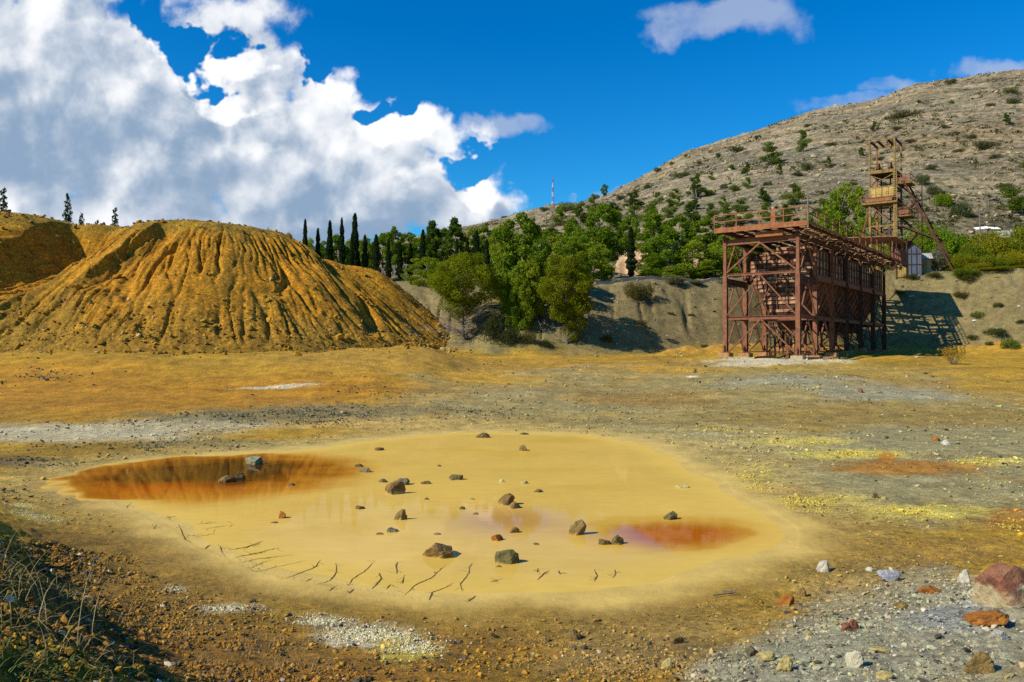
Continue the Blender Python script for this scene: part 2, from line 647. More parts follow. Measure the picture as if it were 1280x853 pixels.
def earth_mat(name, scales, amp=0.45, bumps=((6, 0.5, 0.05),), speck=None, rough=0.95, wet=False):
    m, g, b = new_mat(name)
    p = g.geo()
    col = g.attr('tint')
    dry = g.m('SUBTRACT', 1.0, g.m('MULTIPLY', g.attr('wet', 'Fac'), 0.86)) if wet else None
    for s in scales:
        f = g.noise(p, s, 6, 0.7)
        var = g.mix(g.ramp(f, 0.28, 0.72), (1 - amp,) * 3, (1 + amp,) * 3)
        if wet:
            var = g.mix(dry, (1, 1, 1), var)
        col = g.mix(1.0, col, var, 'MULTIPLY')
    if speck:
        for s, lo, hi, c, amt in speck:
            v = g.vor(p, s, 'F1', 'Color')
            sp = g.n.new('ShaderNodeSeparateColor')
            g.put(sp.inputs[0], v)
            msk = g.m('MULTIPLY', g.ramp(sp.outputs[0], lo, hi), amt)
            if wet:
                msk = g.m('MULTIPLY', msk, g.m('POWER', dry, 2.0))
            col = g.mix(msk, col, g.mix(1.0, col, c, 'MULTIPLY'))
    nrm = None
    for s, st, di in bumps:
        h = g.noise(p, s, 6, 0.75)
        if wet:
            h = g.m('MULTIPLY', h, dry)
        nrm = g.bump(h, st, di, nrm)
    g.put(b.inputs['Base Color'], col)
    g.put(b.inputs['Normal'], nrm)
    b.inputs['Roughness'].default_value = rough
    if wet:
        g.put(b.inputs['Roughness'], g.m('SUBTRACT', 0.95, g.m('MULTIPLY', g.attr('wet', 'Fac'), 0.45)))
    return m


M = {}
M['ground'] = earth_mat('ground', (1.3, 9, 50), 0.30, ((11, 0.8, 0.05), (60, 0.8, 0.014)), ((22, 0.80, 0.9, (0.42, 0.38, 0.34, 1), 0.55), (36, 0.86, 0.95, (1.7, 1.7, 1.7, 1), 0.5)), wet=True)
M['spoil'] = earth_mat('spoil', (0.8, 4.5, 18), 0.30, ((3.5, 0.9, 0.16), (12, 0.9, 0.07)), ((7, 0.86, 0.95, (2.0, 2.0, 2.0, 1), 0.55), (5, 0.84, 0.95, (0.4, 0.4, 0.45, 1), 0.6)))
M['hill'] = earth_mat('hill', (0.05, 0.4, 2.2), 0.34, ((0.8, 0.9, 0.8), (3, 0.8, 0.3)), ((0.9, 0.74, 0.86, (0.42, 0.50, 0.40, 1), 0.8), (1.2, 0.80, 0.92, (1.6, 1.55, 1.45, 1), 0.6)))


def tint_mat(name, scale=8, amp=0.35, bump=(20, 0.5, 0.02), rough=0.9):
    m, g, b = new_mat(name)
    p = g.obj()
    f = g.noise(p, scale, 5, 0.65)
    g.put(b.inputs['Base Color'], g.mix(1.0, g.attr('tint'), g.mix(f, (1 - amp,) * 3, (1 + amp,) * 3), 'MULTIPLY'))
    g.put(b.inputs['Normal'], g.bump(g.noise(p, bump[0], 6, 0.7), bump[1], bump[2]))
    b.inputs['Roughness'].default_value = rough
    return m


M['stone'] = tint_mat('stone', 9, 0.55, (22, 0.9, 0.03))
M['pebble'] = tint_mat('pebble', 30, 0.3, (60, 0.4, 0.01))


def leaf_mat(name):
    m, g, b = new_mat(name)
    a = g.attr('tint')
    oi = g.n.new('ShaderNodeObjectInfo').outputs['Random']
    col = g.mix(1.0, a, g.mix(oi, (0.78, 0.86, 0.8), (1.22, 1.1, 1.1)), 'MULTIPLY')
    df = g.n.new('ShaderNodeBsdfDiffuse')
    tr = g.n.new('ShaderNodeBsdfTranslucent')
    g.put(df.inputs[0], col)
    g.put(tr.inputs[0], g.mix(1.0, col, (1.1, 1.2, 0.5), 'MULTIPLY'))
    mx = g.n.new('ShaderNodeMixShader')
    mx.inputs[0].default_value = 0.30
    g.put(mx.inputs[1], df.outputs[0])
    g.put(mx.inputs[2], tr.outputs[0])
    g.put(g.n['Material Output'].inputs[0], mx.outputs[0])
    return m


M['leaf'] = leaf_mat('leaf')


def worn_mat(name, base, other, scale=3.0, rough=0.85, metal=0.0, streak=True, third=None):
    m, g, b = new_mat(name)
    p = g.obj()
    f = g.noise(p, scale, 6, 0.7)
    col = g.mix(g.ramp(f, 0.35, 0.65), base, other)
    if streak:
        q = g.v('MULTIPLY', p, (7, 7, 0.8))
        col = g.mix(g.m('MULTIPLY', g.ramp(g.noise(q, 1.5, 4, 0.6), 0.5, 0.75), 0.6), col, tuple(c * 0.35 for c in base[:3]))
    if third:
        col = g.mix(g.ramp(g.noise(g.v('ADD', p, (3, 8, 5)), scale * 2.2, 5, 0.7), 0.55, 0.68), col, third)
    g.put(b.inputs['Base Color'], col)
    g.put(b.inputs['Normal'], g.bump(g.noise(p, scale * 8, 5, 0.7), 0.35, 0.02))
    b.inputs['Roughness'].default_value = rough
    b.inputs['Metallic'].default_value = metal
    return m


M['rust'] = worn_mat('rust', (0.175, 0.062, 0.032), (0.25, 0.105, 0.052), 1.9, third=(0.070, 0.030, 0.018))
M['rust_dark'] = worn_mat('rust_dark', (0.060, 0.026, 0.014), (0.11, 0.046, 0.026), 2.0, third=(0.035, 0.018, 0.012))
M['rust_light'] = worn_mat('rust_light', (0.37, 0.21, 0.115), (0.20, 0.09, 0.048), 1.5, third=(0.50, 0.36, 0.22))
M['rust_orange'] = worn_mat('rust_orange', (0.24, 0.085, 0.03), (0.33, 0.13, 0.05), 1.8, third=(0.11, 0.04, 0.02))
M['old_yellow'] = worn_mat('old_yellow', (0.30, 0.205, 0.055), (0.15, 0.080, 0.034), 1.9, third=(0.080, 0.038, 0.02))
M['yellow_sheet'] = worn_mat('yellow_sheet', (0.50, 0.36, 0.09), (0.36, 0.22, 0.07), 1.6, third=(0.16, 0.08, 0.03))
M['zinc'] = worn_mat('zinc', (0.11, 0.14, 0.18), (0.08, 0.10, 0.135), 1.0, third=(0.17, 0.17, 0.17))
M['pale_sheet'] = worn_mat('pale_sheet', (0.40, 0.40, 0.38), (0.30, 0.30, 0.29), 1.0, third=(0.2, 0.14, 0.1))
M['concrete'] = worn_mat('concrete', (0.42, 0.33, 0.19), (0.32, 0.24, 0.13), 3.0)
M['concrete_rust'] = worn_mat('concrete_rust', (0.40, 0.20, 0.08), (0.30, 0.14, 0.06), 3.0)
M['plaster'] = worn_mat('plaster', (0.50, 0.36, 0.18), (0.42, 0.28, 0.13), 1.0)
M['stonework'] = worn_mat('stonework', (0.24, 0.20, 0.15), (0.33, 0.29, 0.23), 2.0, streak=False)
M['wood_old'] = worn_mat('wood_old', (0.20, 0.17, 0.13), (0.12, 0.10, 0.08), 2.0)
M['bark'] = worn_mat('bark', (0.12, 0.095, 0.07), (0.20, 0.17, 0.14), 6.0)
M['dead_wood'] = worn_mat('dead_wood', (0.30, 0.25, 0.22), (0.22, 0.18, 0.15), 6.0, streak=False)
M['mast_red'] = worn_mat('mast_red', (0.45, 0.10, 0.07), (0.40, 0.09, 0.06), 1.0, streak=False)
M['mast_white'] = worn_mat('mast_white', (0.75, 0.75, 0.75), (0.68, 0.68, 0.68), 1.0, streak=False)
M['crack'] = worn_mat('crack', (0.10, 0.062, 0.014), (0.15, 0.09, 0.024), 8.0, streak=False)
M['straw'] = tint_mat('straw', 10, 0.2, (30, 0.1, 0.005))

# ------------------------------------------------------------------ GROUND: one sheet, finest at the viewer's feet
OCHRE, BROWN, REDO = np.array((.39, .225, .015)), np.array((.275, .160, .013)), np.array((.38, .172, .008))
GREY, BLUEG, PALE = np.array((.275, .232, .098)), np.array((.34, .315, .195)), np.array((.60, .405, .090))
SULPH, WHITE, DARK = np.array((.58, .47, .09)), np.array((.72, .66, .46)), np.array((.085, .06, .03))
TAN, EMB, ORNG = np.array((.36, .25, .12)), np.array((.185, .142, .056)), np.array((.38, .16, .014))
GREYMUD, CLOD = np.array((.36, .285, .105)), np.array((.24, .112, .016))


def zone(x, y, px, py, rx, ry, soft=0.35, ns=0.5, seed=0, nf=1.0):
    """weight of a patch of ground: its middle and half extents as measured in the photograph, laid out on the land"""
    c, l, t = hit(px, py), hit(px + rx, py), hit(px, max(py - ry, 446))
    bm = hit(px, py + ry)
    wx = max(abs(l.x - c.x), 0.05)
    up, dn = max(t.y - c.y, 0.05), max(c.y - bm.y, 0.05)
    dy = y - c.y
    m = (np.abs(x - c.x) < wx * 2.2) & (dy < up * 2.4) & (dy > -dn * 2.4)
    wgt = np.zeros_like(x)
    if np.any(m):
        xs, ys = x[m], y[m]
        dys = dy[m]
        shear = (c.x / c.y)
        q = np.hypot((xs - c.x - shear * dys) / wx, np.where(dys > 0, dys / up, dys / dn))
        sz = min(wx, (up + dn) / 2)
        q = q + ns * fbm(xs / sz * nf, ys / sz * nf, seed + 200, 5, 0.6)
        wgt[m] = sstep(1.0 + soft, 1.0 - soft, q)
    return wgt


ZONES = [  # px, py, rx, ry, colour, strength, soft, noise, seed, noise frequency
    (200, 480, 380, 44, REDO, .9, .4, .4, 1, 1), (480, 450, 320, 20, OCHRE, .7, .5, .5, 2, 1), (640, 462, 330, 14, np.array((.40, .22, .03)), .6, .5, .6, 3, 1),
    (930, 500, 380, 42, GREY, .70, .4, 1.0, 4, 2.4), (1180, 565, 270, 62, GREY * 1.05, .95, .4, .8, 5, 2.0), (1110, 612, 170, 26, GREY * 1.15, .8, .4, .8, 37, 2.0), (680, 505, 120, 16, GREY, .65, .4, .9, 6, 2),
    (1120, 520, 230, 14, BROWN, .6, .4, .8, 7, 2), (800, 500, 110, 9, np.array((.30, .17, .03)), .7, .4, .9, 8, 2), (1200, 480, 160, 8, np.array((.32, .19, .04)), .7, .4, .9, 9, 2),
    (1010, 462, 150, 8, np.array((.33, .22, .04)), .7, .4, .9, 10, 2), (980, 475, 90, 8, BLUEG * .8, .7, .4, .8, 11, 2), (1120, 492, 90, 9, BLUEG * .8, .7, .4, .8, 12, 2),
    (850, 462, 60, 6, np.array((.42, .23, .02)), .8, .4, .8, 13, 2),
    (60, 541, 200, 11, np.array((.46, .39, .22)), .95, .4, .4, 14, 1.4), (250, 530, 110, 9, np.array((.40, .34, .19)), .8, .4, .5, 15, 1.4),
    (330, 520, 150, 8, GREY * .7, .8, .4, .8, 16, 2), (300, 556, 140, 6, GREY * .8, .6, .4, .8, 17, 2), (40, 578, 60, 6, DARK * 1.5, .8, .4, .7, 18, 2),
    (350, 484, 45, 2.2, WHITE * .8, .8, .4, .6, 19, 2), (430, 512, 120, 7, GREY * .75, .7, .4, .8, 20, 2),
    (520, 530, 140, 9, np.array((.50, .33, .09)), .7, .5, .6, 21, 1.5), (880, 552, 150, 18, GREYMUD, .9, .5, .4, 22, 1), (960, 640, 80, 60, GREYMUD * 1.05, .75, .5, .5, 23, 1),
    (1130, 690, 110, 22, BROWN, .7, .4, .7, 24, 2), (880, 545, 40, 5, BLUEG * .8, .6, .4, .6, 25, 2),
    (990, 552, 70, 6, SULPH, .9, .3, .9, 26, 3), (1060, 568, 80, 6, SULPH, .85, .3, .9, 27, 3), (940, 600, 34, 22, SULPH, .85, .3, 1.0, 28, 3), (1000, 628, 90, 9, SULPH, .9, .3, 1.0, 29, 3),
    (1140, 640, 100, 9, SULPH, .9, .3, 1.0, 30, 3), (1235, 578, 50, 6, SULPH, .6, .3, .9, 31, 3), (1130, 585, 95, 9, ORNG, .9, .4, .7, 32, 2), (965, 614, 45, 7, ORNG, .8, .4, .7, 33, 2),
    (1265, 650, 40, 14, ORNG, .7, .4, .8, 34, 2), (1108, 572, 12, 8, ORNG * 1.15, .9, .3, .4, 35, 2), (1250, 480, 60, 16, OCHRE * .9, .7, .4, .8, 36, 2),
    (985, 668, 120, 34, np.array((.48, .335, .095)), .8, .5, .5, 39, 1), (880, 560, 150, 22, np.array((.42, .32, .11)), .6, .5, .5, 38, 1), (640, 830, 230, 70, np.array((.29, .155, .012)), .8, .5, .5, 40, 1), (560, 790, 120, 30, np.array((.33, .155, .02)), .8, .5, .5, 41, 1), (200, 730, 150, 70, np.array((.26, .125, .025)), .7, .5, .5, 42, 1),
    (330, 830, 220, 60, CLOD, .85, .5, .6, 43, 1.5), (90, 760, 170, 90, CLOD * .9, .9, .5, .5, 44, 1.5), (120, 690, 90, 30, CLOD * .7, .8, .4, .7, 45, 2),
    (800, 790, 130, 50, np.array((.33, .215, .07)), .8, .5, .5, 46, 1.5), (1120, 800, 230, 95, BLUEG * .95, .95, .35, .5, 47, 2), (960, 840, 130, 40, BLUEG * .8, .8, .4, .6, 48, 2),
    (1180, 690, 110, 16, np.array((.32, .18, .03)), .8, .4, .7, 49, 2), (1030, 725, 80, 14, np.array((.46, .33, .12)), .7, .4, .8, 50, 2.5), (1190, 770, 80, 18, np.array((.22, .23, .21)), .7, .4, .7, 51, 2),
    (470, 795, 70, 16, WHITE, .95, .25, .7, 52, 3), (410, 775, 40, 9, WHITE * .9, .95, .25, .7, 53, 3), (510, 806, 42, 20, SULPH * 1.05, .85, .3, .8, 54, 3), (535, 795, 26, 12, ORNG * 1.1, .7, .3, .8, 55, 3),
    (290, 760, 44, 7, WHITE * .85, .9, .25, .8, 56, 3), (220, 736, 16, 5, WHITE * .7, .8, .3, .8, 57, 3), (45, 645, 50, 8, SULPH, .8, .3, .9, 58, 4), (30, 632, 25, 3, SULPH, .8, .3, .9, 59, 4),
    (980, 452, 90, 4, WHITE * .8, .6, .3, .9, 60, 3), (865, 471, 9, 1.2, WHITE, .8, .3, .6, 61, 2), (500, 762, 190, 18, BROWN * .9, .6, .5, .4, 62, 1)]


def ground_tint(x, y):
    n = len(x)
    r = np.hypot(x, y)
    col = np.tile(OCHRE, (n, 1))
    k = fbm(x * 0.13, y * 0.13, 150, 5)[:, None]
    col = lerp(col, BROWN, sstep(-0.1, 0.35, k))
    streak = fbm(x * 0.05 + y * .04, y * 0.55, 158, 5)[:, None]
    for px, py, rx, ry, c, st, so, ns, sd, nf in ZONES:
        wg = (zone(x, y, px, py, rx, ry, so, ns, sd * 7, nf) * st)[:, None]
        col = lerp(col, c, wg)
    col = col * (1 + .30 * np.clip(streak, -1, 1) * sstep(20, 30, y)[:, None])
    u = x / np.maximum(y, 1)
    yt = np.interp(u, TU, TY)
    e = sstep(-1.5, 1.5, y - yt + 2 * fbm(x * 0.3, y * 0.3, 155, 3))[:, None]
    emb = EMB * (1 + 0.35 * fbm(x * 0.25, y * 0.25, 156, 4)[:, None]) * np.array((1, 1, 1))
    emb = lerp(emb, np.array((.17, .15, .05)), sstep(0.0, 0.4, fbm(x * .08, y * .12, 157, 3))[:, None] * .7)
    col = lerp(col, emb, np.where(y > 50, 1, 0)[:, None] * e)
    be = (np.exp(-((y - yt + 2.5) / 1.8) ** 2) * sstep(0.14, 0.2, u))[:, None]
    col = lerp(col, np.array((.44, .24, .035)), np.where(y > 50, 1, 0)[:, None] * be)
    for bx, by, rx, ry, hh in BLUFFS:
        q = np.hypot((x - (bx - 640) / F * by) / (rx * 1.1), (y - by) / (ry * 1.1))
        col = lerp(col, np.array((.42, .28, .15)), sstep(1.05, 0.8, q)[:, None])
    past = sstep(95, 110, y)[:, None]
    col = lerp(col, np.array((.17, .145, .075)), past * .6 * (col[:, :1] < .33))
    sd = np.full(n, -50.0)
    m = r < 34
    sd[m] = poly_sd(x[m], y[m], POND) + 0.30 * fbm(x[m] * 0.45, y[m] * 0.45, 21, 3)
    mud = PALE * (1 + 0.16 * fbm(x * 1.5, y * 1.5, 160, 5)[:, None])
    sd = sd + .35 * fbm(x * 1.1, y * 1.1, 162, 5) * (np.abs(sd) < 3)
    col = lerp(col, lerp(np.array((.30, .180, .026)), np.array((.44, .31, .085)), sstep(10, 14, y)[:, None]), (sstep(-2.6, -0.5, sd) * 0.75)[:, None])
    col = lerp(col, mud, sstep(-0.60, 0.10, sd)[:, None])
    col = lerp(col, np.array((.40, .13, .01)), (pit(x, y, PIT_L) * .8)[:, None])
    col = np.clip(col * (1 + 0.16 * fbm(x * 2.5, y * 2.5, 161, 4)[:, None]), 0.005, 0.9)
    return col, sstep(-1.0, 0.0, sd)


dense = np.radians(np.concatenate([np.linspace(-46, -38, 60, endpoint=False), np.linspace(-38, 38, 820, endpoint=False), np.linspace(38, 46, 60, endpoint=False)]))
coarse = np.radians(np.linspace(46, 314, 120, endpoint=False))
th = np.concatenate([dense, coarse])
rad = [0.35]
while rad[-1] < 135:
    rr_ = rad[-1]
    rad.append(rr_ * (1.03 if rr_ < 2.6 else 1.0062) if rr_ < 45 else rr_ * 1.0085)
while rad[-1] < 9000:
    rad.append(rad[-1] * 1.25)
rad = np.array(rad)
gx = (rad[:, None] * np.sin(th)[None, :]).ravel()
gy = (rad[:, None] * np.cos(th)[None, :]).ravel()
gz = ground_h(gx, gy)
tint, wet = ground_tint(gx, gy)
gm = mesh_np('ground', np.stack([gx, gy, gz], 1), grid_faces(len(rad), len(th), True), True, {'tint': tint, 'wet': wet})
# close the small opening under the viewer
go = link('ground', gm, M['ground'])
tag(go, kind='structure')

# ------------------------------------------------------------------ SPOIL HEAP
hx, hy = np.meshgrid(np.linspace(-66, 8, 760), np.linspace(46, 92, 480))
hx, hy = hx.ravel(), hy.ravel()
hz = heap_h(hx, hy)
hg = ground_h(hx, hy, False)
down = np.clip((12.6 - hz) / 10.0, 0, 1)
hc = np.tile(np.array((.43, .185, .006)), (len(hx), 1))
olive = np.array((.26, .145, .010))
ang = np.arctan2(hx + 27.8, -(hy - 77)) * 22
hc = lerp(hc, olive, (sstep(-0.15, 0.35, fbm(ang * 0.16, hz * 0.10, 170, 4)) * .75)[:, None])
hc = lerp(hc, np.array((.50, .225, .008)), (sstep(0.05, 0.4, fbm(ang * 0.5, hz * 0.15, 174, 4)) * .7)[:, None])
hc = lerp(hc, np.array((.24, .145, .018)), (sstep(0.55, 0.95, down + .3 * fbm(hx * .3, hy * .3, 176, 3)) * .6)[:, None])
hc = lerp(hc, np.array((.27, .165, .014)), (sstep(0.10, 0.0, down) * .7)[:, None])
sel = (hx > -12)
hc[sel] = lerp(hc[sel], np.array((.22, .18, .10)), (sstep(0.1, 0.5, fbm(hx[sel] * .3, hy[sel] * .3, 178, 4) + (hx[sel] + 8) * 0.08) * .8)[:, None])
hf = grid_faces(480, 760)
keep = (hz[hf] > hg[hf] - 0.6).any(axis=1)
hf = hf[keep]
used = np.unique(hf)
remap = np.full(len(hx), -1)
remap[used] = np.arange(len(used))
ho = link('spoil_hill', mesh_np('spoil_hill', np.stack([hx, hy, hz], 1)[used], remap[hf], True, {'tint': np.clip(hc, .005, .9)[used]}), M['spoil'])
tag(ho, kind='structure')

# ------------------------------------------------------------------ BARE HILL
uu = np.linspace(-0.95, 1.25, 1100)
ss = np.concatenate([np.linspace(FOOT - 3, 130, 8, endpoint=False), np.linspace(130, 500, 330), np.linspace(520, 900, 8)])
mU, mY = np.meshgrid(uu, ss)
mx_, my_ = (mU * mY).ravel(), mY.ravel()
mz = hill_h(mx_, my_)
mc = np.tile(np.array((.255, .200, .122)), (len(mx_), 1))
mc = lerp(mc, np.array((.28, .195, .095)), (sstep(-.1, .4, fbm(mx_ * .012, mz * .10, 180, 4)) * .8)[:, None])
mc = lerp(mc, np.array((.155, .135, .085)), (sstep(0, .4, fbm(mx_ * .02, my_ * .02, 184, 4)) * .7)[:, None])
bed = sstep(.15, .38, vnoise(mx_ * .012, (mz + 3 * fbm(mx_ * .02, my_ * .02, 127, 3)) * .30, 186) + .3 * fbm(mx_ * .12, my_ * .12, 187, 3))
mc = lerp(mc, np.array((.38, .28, .15)), (bed * .5)[:, None])
mc = lerp(mc, np.array((.14, .135, .07)), (sstep(.12, .45, fbm(mx_ * .10, my_ * .06, 188, 4)) * .45)[:, None])
low = sstep(60, 20, mz)
mc = lerp(mc, np.array((.20, .17, .09)), (low * .5)[:, None])
mo = link('hills', mesh_np('hills', np.stack([mx_, my_, mz], 1), grid_faces(len(ss), len(uu)), True, {'tint': np.clip(mc, .01, .9)}), M['hill'])
tag(mo, kind='structure')

# ------------------------------------------------------------------ POOL
wx_, wy_ = np.meshgrid(np.linspace(-10.5, 5.2, 330), np.linspace(7.0, 25.0, 380))
wx_, wy_ = wx_.ravel(), wy_.ravel()
wz_ = ground_h(wx_, wy_, False)
dep = -wz_
pl, pr = pit(wx_, wy_, PIT_L), pit(wx_, wy_, PIT_R)
PALEW = np.array((.62, .40, .086))
wc = PALEW * (1 + 0.10 * fbm(wx_ * .6, wy_ * .6, 190, 4)[:, None])
wc = lerp(wc, np.array((.54, .34, .05)), sstep(0, .4, fbm(wx_ * .35, wy_ * .5, 194, 3))[:, None] * .5)
ringL = sstep(1.38, .95, np.hypot((wx_ - PIT_L[0]) / PIT_L[2], (wy_ - PIT_L[1]) / PIT_L[3]) + .15 * fbm(wx_, wy_, 196, 3))
wc = lerp(wc, np.array((.50, .19, .010)), ringL[:, None] * .9)
deep = pl ** 1.3 * sstep(-1.9, -.7, (wy_ - PIT_L[1]) + .6 * fbm(wx_ * .5, wy_ * .5, 199, 3))
wc = lerp(wc, np.array((.42, .085, .003)), pl[:, None])
wc = lerp(wc, np.array((.060, .022, .004)), deep[:, None])
ringR = sstep(1.8, .9, np.hypot((wx_ - PIT_R[0] - .35) / (PIT_R[2] * 1.25), (wy_ - PIT_R[1]) / PIT_R[3]) + .25 * fbm(wx_ * 1.2, wy_ * 2.0, 197, 4))
wc = lerp(wc, np.array((.54, .27, .025)), ringR[:, None] * .8)
wc = lerp(wc, np.array((.45, .115, .004)), pr[:, None])
wc = lerp(wc, PALE, (sstep(.022, .0, dep) * .8)[:, None])
pk = flat_pt(637, 650)
pink = np.exp(-(((wx_ - pk[0]) / 0.75) ** 2 + ((wy_ - pk[1]) / .9) ** 2))
wc = lerp(wc, np.array((.46, .20, .06)), pink[:, None] * .7)
mir = np.clip(0.32 + 0.9 * pl + 0.85 * pr + .5 * pink + .5 * ringL + .25 * ringR, 0, 1)
wf = grid_faces(380, 330)
keep = (dep[wf] > -0.004).any(axis=1) & (poly_sd(wx_, wy_, POND)[wf] > -.6).all(axis=1)
wf = wf[keep]
used = np.unique(wf)
remap = np.full(len(wx_), -1)
remap[used] = np.arange(len(used))
m, g, b = new_mat('murky_water')
p = g.geo()
df = g.n.new('ShaderNodeBsdfDiffuse')
g.put(df.inputs[0], g.mix(1.0, g.attr('tint'), g.mix(g.noise(g.v('MULTIPLY', p, (1.2, 2.4, 1)), 2.2, 6, .65), (.86,) * 3, (1.14,) * 3), 'MULTIPLY'))
tr = g.n.new('ShaderNodeBsdfTransparent')
op = g.n.new('ShaderNodeMixShader')
op.inputs[0].default_value = 1.0
g.put(op.inputs[1], tr.outputs[0])
g.put(op.inputs[2], df.outputs[0])
gl = g.n.new('ShaderNodeBsdfGlossy')
gl.inputs['Roughness'].default_value = 0.02
nb = g.bump(g.noise(g.v('MULTIPLY', p, (1, 2.5, 1)), 5, 2, .5), 0.03, 0.01)
g.put(gl.inputs['Normal'], nb)
fr = g.n.new('ShaderNodeFresnel')
fr.inputs[0].default_value = 1.33
mx = g.n.new('ShaderNodeMixShader')
g.put(mx.inputs[0], g.m('MULTIPLY', g.m('MULTIPLY', fr.outputs[0], g.attr('mirror', 'Fac')), g.ramp(g.attr('depth', 'Fac'), 0.0, 0.020)))
g.put(mx.inputs[1], op.outputs[0])
g.put(mx.inputs[2], gl.outputs[0])
g.put(g.n['Material Output'].inputs[0], mx.outputs[0])
wo = link('water', mesh_np('water', np.stack([wx_, wy_, np.zeros_like(wx_)], 1)[used], remap[wf], True, {'tint': np.clip(wc, .002, .9)[used], 'depth': dep[used], 'mirror': mir[used]}), m)
tag(wo, kind='structure')

# cracks in the drying mud of the near shore (positions read off the photograph, laid on the mud)
CR = [(3.662, 300, 620, c) for c in ([(48, 335), (80, 315), (150, 290)], [(75, 350), (180, 320), (310, 293)], [(190, 385), (270, 355), (345, 325), (373, 290)], [(345, 413), (415, 385), (445, 345), (440, 305)],
      [(495, 413), (520, 375), (570, 345), (620, 295)], [(605, 425), (650, 375), (638, 350)], [(720, 355), (716, 320), (722, 300)], [(755, 455), (805, 405), (880, 370), (940, 317)], [(868, 480), (880, 440), (970, 405)],
      [(1017, 435), (1010, 400), (1050, 350), (1050, 325), (1065, 305)], [(1040, 488), (1080, 455)], [(500, 450), (525, 428)], [(0, 305), (100, 285), (250, 268)], [(0, 275), (100, 255), (185, 235)], [(0, 240), (95, 218)], [(1145, 395), (1200, 375)],
      [(670, 425), (690, 403)], [(300, 395), (330, 378)], [(745, 400), (750, 370)], [(405, 440), (440, 418)])]
CR += [(4.0, 640, 640, c) for c in ([(125, 340), (160, 305), (185, 292)], [(240, 310), (232, 290)], [(410, 345), (425, 320), (410, 285)], [(500, 330), (515, 310), (513, 285)], [(125, 300), (130, 280)])]
CR += [(3.661, 0, 620, c) for c in ([(860, 180), (930, 182), (985, 172)], [(1080, 280), (1208, 255)], [(1050, 245), (1130, 235), (1208, 205)], [(820, 130), (850, 200), (880, 215)], [(940, 245), (960, 225)], [(1020, 260), (1012, 228)], [(705, 155), (720, 135)], [(580, 55), (592, 42)], [(765, 100), (810, 92)], [(900, 130), (1000, 118)], [(930, 150), (1080, 130)])]
cv, cf = [], []
side_cr = []
rc = random.Random(77)
for sc_, ox, oy, pts in CR:                    # hairlines branch from the main cracks
    q = [(ox + a / sc_, oy + b_ / sc_) for a, b_ in pts]
    for k in range(5):
        i = rc.randrange(len(q) - 1)
        t = rc.random()
        bx, by = lerp(q[i][0], q[i + 1][0], t), lerp(q[i][1], q[i + 1][1], t)
        an = rc.uniform(0, 6.28)
        L_ = rc.uniform(4, 14)
        c1 = (bx + math.cos(an) * L_ * .5, by + math.sin(an) * L_ * .22)
        c2 = (c1[0] + math.cos(an + rc.uniform(-.8, .8)) * L_ * .6, c1[1] + math.sin(an + rc.uniform(-.8, .8)) * L_ * .25)
        side_cr.append((1.0, 0, 0, [(bx, by), c1, c2]))
MAIN = len(CR)
for ci, (sc_, ox, oy, pts) in enumerate(CR + side_cr):
    WMAX = rc.uniform(.0038, .0075) if ci < MAIN else rc.uniform(.0010, .0018)
    W = []
    for a, bb in zip(pts[:-1], pts[1:]):
        for i in range(7):
            t = i / 7
            W.append(flat_pt(ox + lerp(a[0], bb[0], t) / sc_ + random.uniform(-.35, .35), oy + lerp(a[1], bb[1], t) / sc_ + random.uniform(-.5, .5)))
    W.append(flat_pt(ox + pts[-1][0] / sc_, oy + pts[-1][1] / sc_))
    W = np.array(W)
    wmax = WMAX
    for i, (x, y) in enumerate(W):
        t = i / (len(W) - 1)
        dx, dy = W[min(i + 1, len(W) - 1)] - W[max(i - 1, 0)]
        L = math.hypot(dx, dy) + 1e-9
        hw = wmax * (0.15 + math.sin(math.pi * min(max(t, .02), .98)) ** .7) * random.uniform(.7, 1.25)
        z = max(float(ground_h(np.array([x]), np.array([y]))[0]), 0.0) + 0.004
        k = len(cv)
        cv += [(x - dy / L * hw, y + dx / L * hw, z), (x + dy / L * hw, y - dx / L * hw, z)]
        if i:
            cf.append((k - 2, k - 1, k + 1, k))
co = link('mud_cracks', mesh_np('mud_cracks', np.array(cv), np.array(cf), False), M['crack'])
tag(co, 'thin dark drying cracks in the yellow mud of the near shore', 'cracks', kind='stuff')

# ------------------------------------------------------------------ ROCKS AND STONES


def ico(sub):
    bm = bmesh.new()
    bmesh.ops.create_icosphere(bm, subdivisions=sub, radius=1.0)
    V = np.array([v.co[:] for v in bm.verts])
    Fc = np.array([[v.index for v in f.verts] for f in bm.faces])
    bm.free()
    return V, Fc


ICO1, ICO3 = ico(1), ico(4)


